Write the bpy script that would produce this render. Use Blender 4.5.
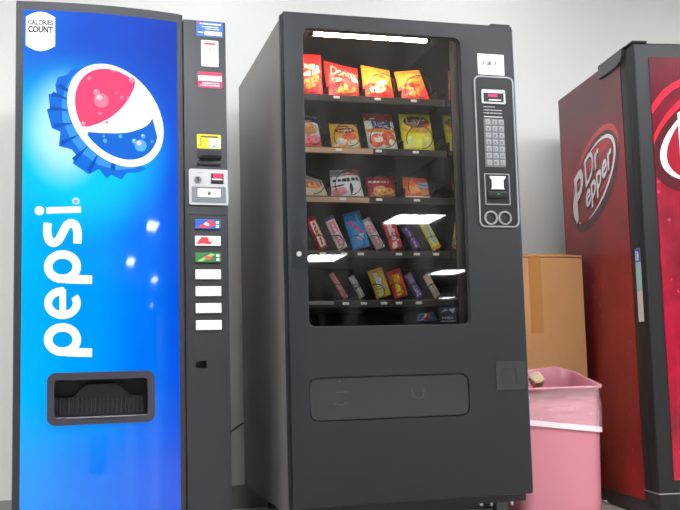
import bpy, bmesh, math, random
from math import sin, cos, pi, radians, hypot, sqrt, atan2
from mathutils import Vector, Matrix
random.seed(7)
for o in list(bpy.data.objects): bpy.data.objects.remove(o)
SC = bpy.context.scene
COL = SC.collection

# ---------------------------------------------------------------- camera
F, PITCH, ROLL, HEAD, EYE = 979.78, 0.1069125, 0.0262265, radians(18), 0.6279
cd = bpy.data.cameras.new('camera'); cam = bpy.data.objects.new('camera', cd); COL.objects.link(cam)
cd.sensor_width = 36; cd.lens = F/680*36; cd.clip_start = 0.02; cd.clip_end = 200
fw = Vector((sin(HEAD)*cos(PITCH), cos(HEAD)*cos(PITCH), sin(PITCH)))
rt = Vector((cos(HEAD), -sin(HEAD), 0)); up = rt.cross(fw)
r2 = rt*cos(ROLL) - up*sin(ROLL); u2 = up*cos(ROLL) + rt*sin(ROLL)
cam.matrix_world = Matrix(((r2.x, u2.x, -fw.x, 0), (r2.y, u2.y, -fw.y, 0), (r2.z, u2.z, -fw.z, EYE), (0, 0, 0, 1)))
SC.camera = cam
# ---------------------------------------------------------------- light and exposure
W = bpy.data.worlds.new('world'); SC.world = W; W.use_nodes = True
W.node_tree.nodes['Background'].inputs[0].default_value = (0.8, 0.85, 0.9, 1)
W.node_tree.nodes['Background'].inputs[1].default_value = 0.3
SC.view_settings.view_transform = 'Standard'; SC.view_settings.look = 'None'
SC.view_settings.exposure = 0.0; SC.view_settings.gamma = 1; SC.view_settings.use_curve_mapping = False
TROFFER = 30.0      # emission of the ceiling troffers
CEIL = 2.9

# ---------------------------------------------------------------- materials
def srgb(r, g, b):
    f = lambda c: (c/255/12.92) if c/255 <= 0.04045 else ((c/255+0.055)/1.055)**2.4
    return (f(r), f(g), f(b), 1)
MATS = {}
def mat(name, col, rough=0.5, metal=0, spec=0.5, emit=0, coat=0, bump=0, bscale=60, vary=0, vscale=8, alpha=None, ecol=None):
    if name in MATS: return MATS[name]
    m = bpy.data.materials.new(name); m.use_nodes = True; nt = m.node_tree; b = nt.nodes['Principled BSDF']
    c = srgb(*col) if len(col) == 3 else col
    b.inputs['Base Color'].default_value = c; b.inputs['Roughness'].default_value = rough
    b.inputs['Metallic'].default_value = metal; b.inputs['Specular IOR Level'].default_value = spec
    if emit:
        b.inputs['Emission Color'].default_value = srgb(*ecol) if ecol else c; b.inputs['Emission Strength'].default_value = emit
    if coat: b.inputs['Coat Weight'].default_value = coat; b.inputs['Coat Roughness'].default_value = 0.04
    if alpha is not None: b.inputs['Alpha'].default_value = alpha
    if bump or vary:
        tc = nt.nodes.new('ShaderNodeTexCoord')
    if bump:
        n = nt.nodes.new('ShaderNodeTexNoise'); n.inputs['Scale'].default_value = bscale; n.inputs['Detail'].default_value = 3
        nt.links.new(tc.outputs['Object'], n.inputs['Vector'])
        bp = nt.nodes.new('ShaderNodeBump'); bp.inputs['Strength'].default_value = bump; bp.inputs['Distance'].default_value = 0.01
        nt.links.new(n.outputs['Fac'], bp.inputs['Height']); nt.links.new(bp.outputs[0], b.inputs['Normal'])
    if vary:
        n = nt.nodes.new('ShaderNodeTexNoise'); n.inputs['Scale'].default_value = vscale; n.inputs['Detail'].default_value = 4
        nt.links.new(tc.outputs['Object'], n.inputs['Vector'])
        mx = nt.nodes.new('ShaderNodeMixRGB'); mx.blend_type = 'MIX'
        mx.inputs[1].default_value = tuple(max(0, x*(1-vary)) for x in c[:3])+(1,)
        mx.inputs[2].default_value = tuple(min(1, x*(1+vary)) for x in c[:3])+(1,)
        nt.links.new(n.outputs['Fac'], mx.inputs[0]); nt.links.new(mx.outputs[0], b.inputs['Base Color'])
    MATS[name] = m; return m

# ---------------------------------------------------------------- mesh helpers
def link(name, bm, m=None, parent=None, smooth=False, mats=None):
    bmesh.ops.recalc_face_normals(bm, faces=bm.faces[:]) if not getattr(bm, 'keep', False) else None
    me = bpy.data.meshes.new(name); bm.to_mesh(me); bm.free()
    for mm in (mats or [m]): me.materials.append(mm)
    if smooth:
        for p in me.polygons: p.use_smooth = True
    o = bpy.data.objects.new(name, me); COL.objects.link(o)
    if parent: o.parent = parent
    return o
def shade_auto(o, ang=35):
    me = o.data
    for p in me.polygons: p.use_smooth = True
    bm = bmesh.new(); bm.from_mesh(me)
    for e in bm.edges:
        if len(e.link_faces) == 2: e.smooth = e.calc_face_angle(0) < radians(ang)
    bm.to_mesh(me); bm.free(); return o
def empty(name, loc=(0, 0, 0), rz=0, label=None, cat=None, group=None, parent=None):
    o = bpy.data.objects.new(name, None); COL.objects.link(o); o.location = loc; o.rotation_euler = (0, 0, rz)
    o.empty_display_size = 0.1
    if parent: o.parent = parent
    return tag(o, label, cat, group)
def tag(o, label=None, cat=None, group=None, kind=None):
    if label: o['label'] = label
    if cat: o['category'] = cat
    if group: o['group'] = group
    if kind: o['kind'] = kind
    return o
def box(bm, x0, x1, y0, y1, z0, z1, bev=0, seg=2):
    t = bmesh.new(); r = bmesh.ops.create_cube(t, size=1)
    for v in t.verts: v.co = Vector(((x0+x1)/2+v.co.x*(x1-x0), (y0+y1)/2+v.co.y*(y1-y0), (z0+z1)/2+v.co.z*(z1-z0)))
    if bev: bmesh.ops.bevel(t, geom=t.edges[:], offset=bev, segments=seg, profile=0.5, affect='EDGES')
    join(bm, t); return bm
def join(bm, t):
    me = bpy.data.meshes.new('tmp'); t.to_mesh(me); t.free(); bm.from_mesh(me); bpy.data.meshes.remove(me)
def B(*a, **k): return box(bmesh.new(), *a, **k)
def rr(x0, x1, z0, z1, r, n=6):
    P = []
    for cx, cz, a in ((x1-r, z1-r, 0), (x0+r, z1-r, 90), (x0+r, z0+r, 180), (x1-r, z0+r, 270)):
        for i in range(n+1):
            t = radians(a+90*i/n); P.append((cx+r*cos(t), cz+r*sin(t)))
    return P
def prism(bm, pts, y0, y1, f=None):
    """pts (u,z) outline extruded from depth y0 (front) to y1"""
    f = f or (lambda u, z, y: (u, y, z))
    a = [bm.verts.new(f(u, z, y0)) for u, z in pts]; b = [bm.verts.new(f(u, z, y1)) for u, z in pts]
    n = len(pts); bm.faces.new(a); bm.faces.new(b[::-1])
    for i in range(n): bm.faces.new((a[i], b[i], b[(i+1) % n], a[(i+1) % n]))
    return bm
def ringprism(bm, po, pi_, y0, y1, f=None):
    f = f or (lambda u, z, y: (u, y, z)); n = len(po)
    A = [[bm.verts.new(f(u, z, y)) for u, z in p] for p in (po, pi_) for y in (y0, y1)]
    o0, o1, i0, i1 = A
    for i in range(n):
        j = (i+1) % n
        bm.faces.new((o0[i], o0[j], i0[j], i0[i])); bm.faces.new((o1[i], i1[i], i1[j], o1[j]))
        bm.faces.new((o0[i], o1[i], o1[j], o0[j])); bm.faces.new((i0[i], i0[j], i1[j], i1[i]))
    return bm
def circ(cx, cz, r, n=24, rz=None): return [(cx+r*cos(2*pi*i/n), cz+(rz or r)*sin(2*pi*i/n)) for i in range(n)]
def tube(bm, pts, r, n=6, closed=False, cap=True):
    pts = [Vector(p) for p in pts]; rings = []
    prev = None; N = len(pts)
    for i, p in enumerate(pts):
        a = pts[i-1] if i > 0 else (pts[-1] if closed else pts[0]); b = pts[(i+1) % N] if (i < N-1 or closed) else pts[-1]
        t = (b-a).normalized()
        if prev is None:
            q = t.orthogonal().normalized()
        else:
            q = (prev - t*prev.dot(t)).normalized()
        prev = q; s = t.cross(q)
        rad = r[i] if isinstance(r, (list, tuple)) else r
        rings.append([bm.verts.new(p+(q*cos(2*pi*k/n)+s*sin(2*pi*k/n))*rad) for k in range(n)])
    for i in range(N-1 if not closed else N):
        A, Bv = rings[i], rings[(i+1) % N]
        for k in range(n): bm.faces.new((A[k], A[(k+1) % n], Bv[(k+1) % n], Bv[k]))
    if cap and not closed: bm.faces.new(rings[0][::-1]); bm.faces.new(rings[-1])
    return bm
def boolean(o, cutter_bm):
    me = bpy.data.meshes.new('cut'); bmesh.ops.recalc_face_normals(cutter_bm, faces=cutter_bm.faces[:]); cutter_bm.to_mesh(me); cutter_bm.free()
    c = bpy.data.objects.new('cut', me); COL.objects.link(c); c.parent = o.parent
    md = o.modifiers.new('b', 'BOOLEAN'); md.operation = 'DIFFERENCE'; md.solver = 'EXACT'; md.object = c
    bpy.context.view_layer.update()
    dg = bpy.context.evaluated_depsgraph_get(); n = bpy.data.meshes.new_from_object(o.evaluated_get(dg))
    o.modifiers.clear(); old = o.data; o.data = n; bpy.data.meshes.remove(old)
    bpy.data.objects.remove(c); bpy.data.meshes.remove(me); return o
_tc = {}
def text_polys(s, size=1, bold=0, shear=0, align='CENTER', spacing=1):
    """list of (verts2d) triangles of a text, centred on its own bounding box"""
    key = (s, bold, shear, spacing)
    if key not in _tc:
        cu = bpy.data.curves.new('t', 'FONT'); cu.body = s; cu.size = 1; cu.offset = bold; cu.shear = shear; cu.resolution_u = 3
        cu.space_character = spacing
        o = bpy.data.objects.new('t', cu); COL.objects.link(o); bpy.context.view_layer.update()
        me = bpy.data.meshes.new_from_object(o.evaluated_get(bpy.context.evaluated_depsgraph_get()))
        vs = [(v.co.x, v.co.y) for v in me.vertices]; fs = [list(p.vertices) for p in me.polygons]
        bpy.data.objects.remove(o); bpy.data.curves.remove(cu); bpy.data.meshes.remove(me)
        x0 = min(v[0] for v in vs); x1 = max(v[0] for v in vs); y0 = min(v[1] for v in vs); y1 = max(v[1] for v in vs)
        _tc[key] = ([((x-(x0+x1)/2)/(x1-x0), (y-(y0+y1)/2)/(y1-y0)) for x, y in vs], fs, (x1-x0)/(y1-y0))
    return _tc[key]
def strokes(n, cx, cz, w, h, rot=0):
    """a line of print too small to read in the photograph: n short uneven strokes"""
    n = int(n*1.7); out = []; h = (h or w/n)*.8
    for i in range(n):
        x0 = -w/2+w*i/n; x1 = x0+w/n*(.62+.25*((i*7) % 3)/2); a = h/2*(.75+.25*((i*5) % 4)/3)
        out.append([(cx+x*cos(rot)-y*sin(rot), cz+x*sin(rot)+y*cos(rot)) for x, y in ((x0, -a), (x1, -a), (x1, a*.9), (x0, a*.8))])
    return out
def text_in(s, cx, cz, w, h, rot=0, bold=0, shear=0, spacing=1):
    vs, fs, asp = text_polys(s, bold=bold, shear=shear, spacing=spacing)
    if h is None: h = w/asp
    if w is None: w = h*asp
    out = []
    for f in fs:
        out.append([(cx+vs[i][0]*w*cos(rot)-vs[i][1]*h*sin(rot), cz+vs[i][0]*w*sin(rot)+vs[i][1]*h*cos(rot)) for i in f])
    return out
def decal(name, polys, surf, off, m, parent, cuts=0, span=None, label=None):
    """flat artwork: 2-D polygons laid on surf(u, z, offset); cuts = step of subdivision so it follows a curve"""
    bm = bmesh.new()
    for p in polys:
        try: bm.faces.new([bm.verts.new((x, 0, z)) for x, z in p])
        except ValueError: pass
    bmesh.ops.triangulate(bm, faces=[f for f in bm.faces if len(f.verts) > 4])
    if cuts:
        xs = [v.co.x for v in bm.verts]; zs = [v.co.z for v in bm.verts]
        cx, cz = cuts if isinstance(cuts, tuple) else (cuts, 0)
        if cx:
            k = math.floor(min(xs)/cx)+1
            while k*cx < max(xs):
                bmesh.ops.bisect_plane(bm, geom=bm.verts[:]+bm.edges[:]+bm.faces[:], plane_co=(k*cx, 0, 0), plane_no=(1, 0, 0)); k += 1
        if cz:
            k = math.floor(min(zs)/cz)+1
            while k*cz < max(zs):
                bmesh.ops.bisect_plane(bm, geom=bm.verts[:]+bm.edges[:]+bm.faces[:], plane_co=(0, 0, k*cz), plane_no=(0, 0, 1)); k += 1
    for v in bm.verts: v.co = Vector(surf(v.co.x, v.co.z, off))
    # face the room
    for f in bm.faces: f.normal_update()
    o = link(name, bm, m, parent)
    if label: o['label'] = label
    return o
def rect(x0, x1, z0, z1): return [(x0, z0), (x1, z0), (x1, z1), (x0, z1)]
def flat(u, z, off): return (u, -off, z)
def copy_tree(o, parent=None):
    c = o.copy(); COL.objects.link(c)
    if parent: c.parent = parent
    for ch in list(o.children): copy_tree(ch, c)
    return c
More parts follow.
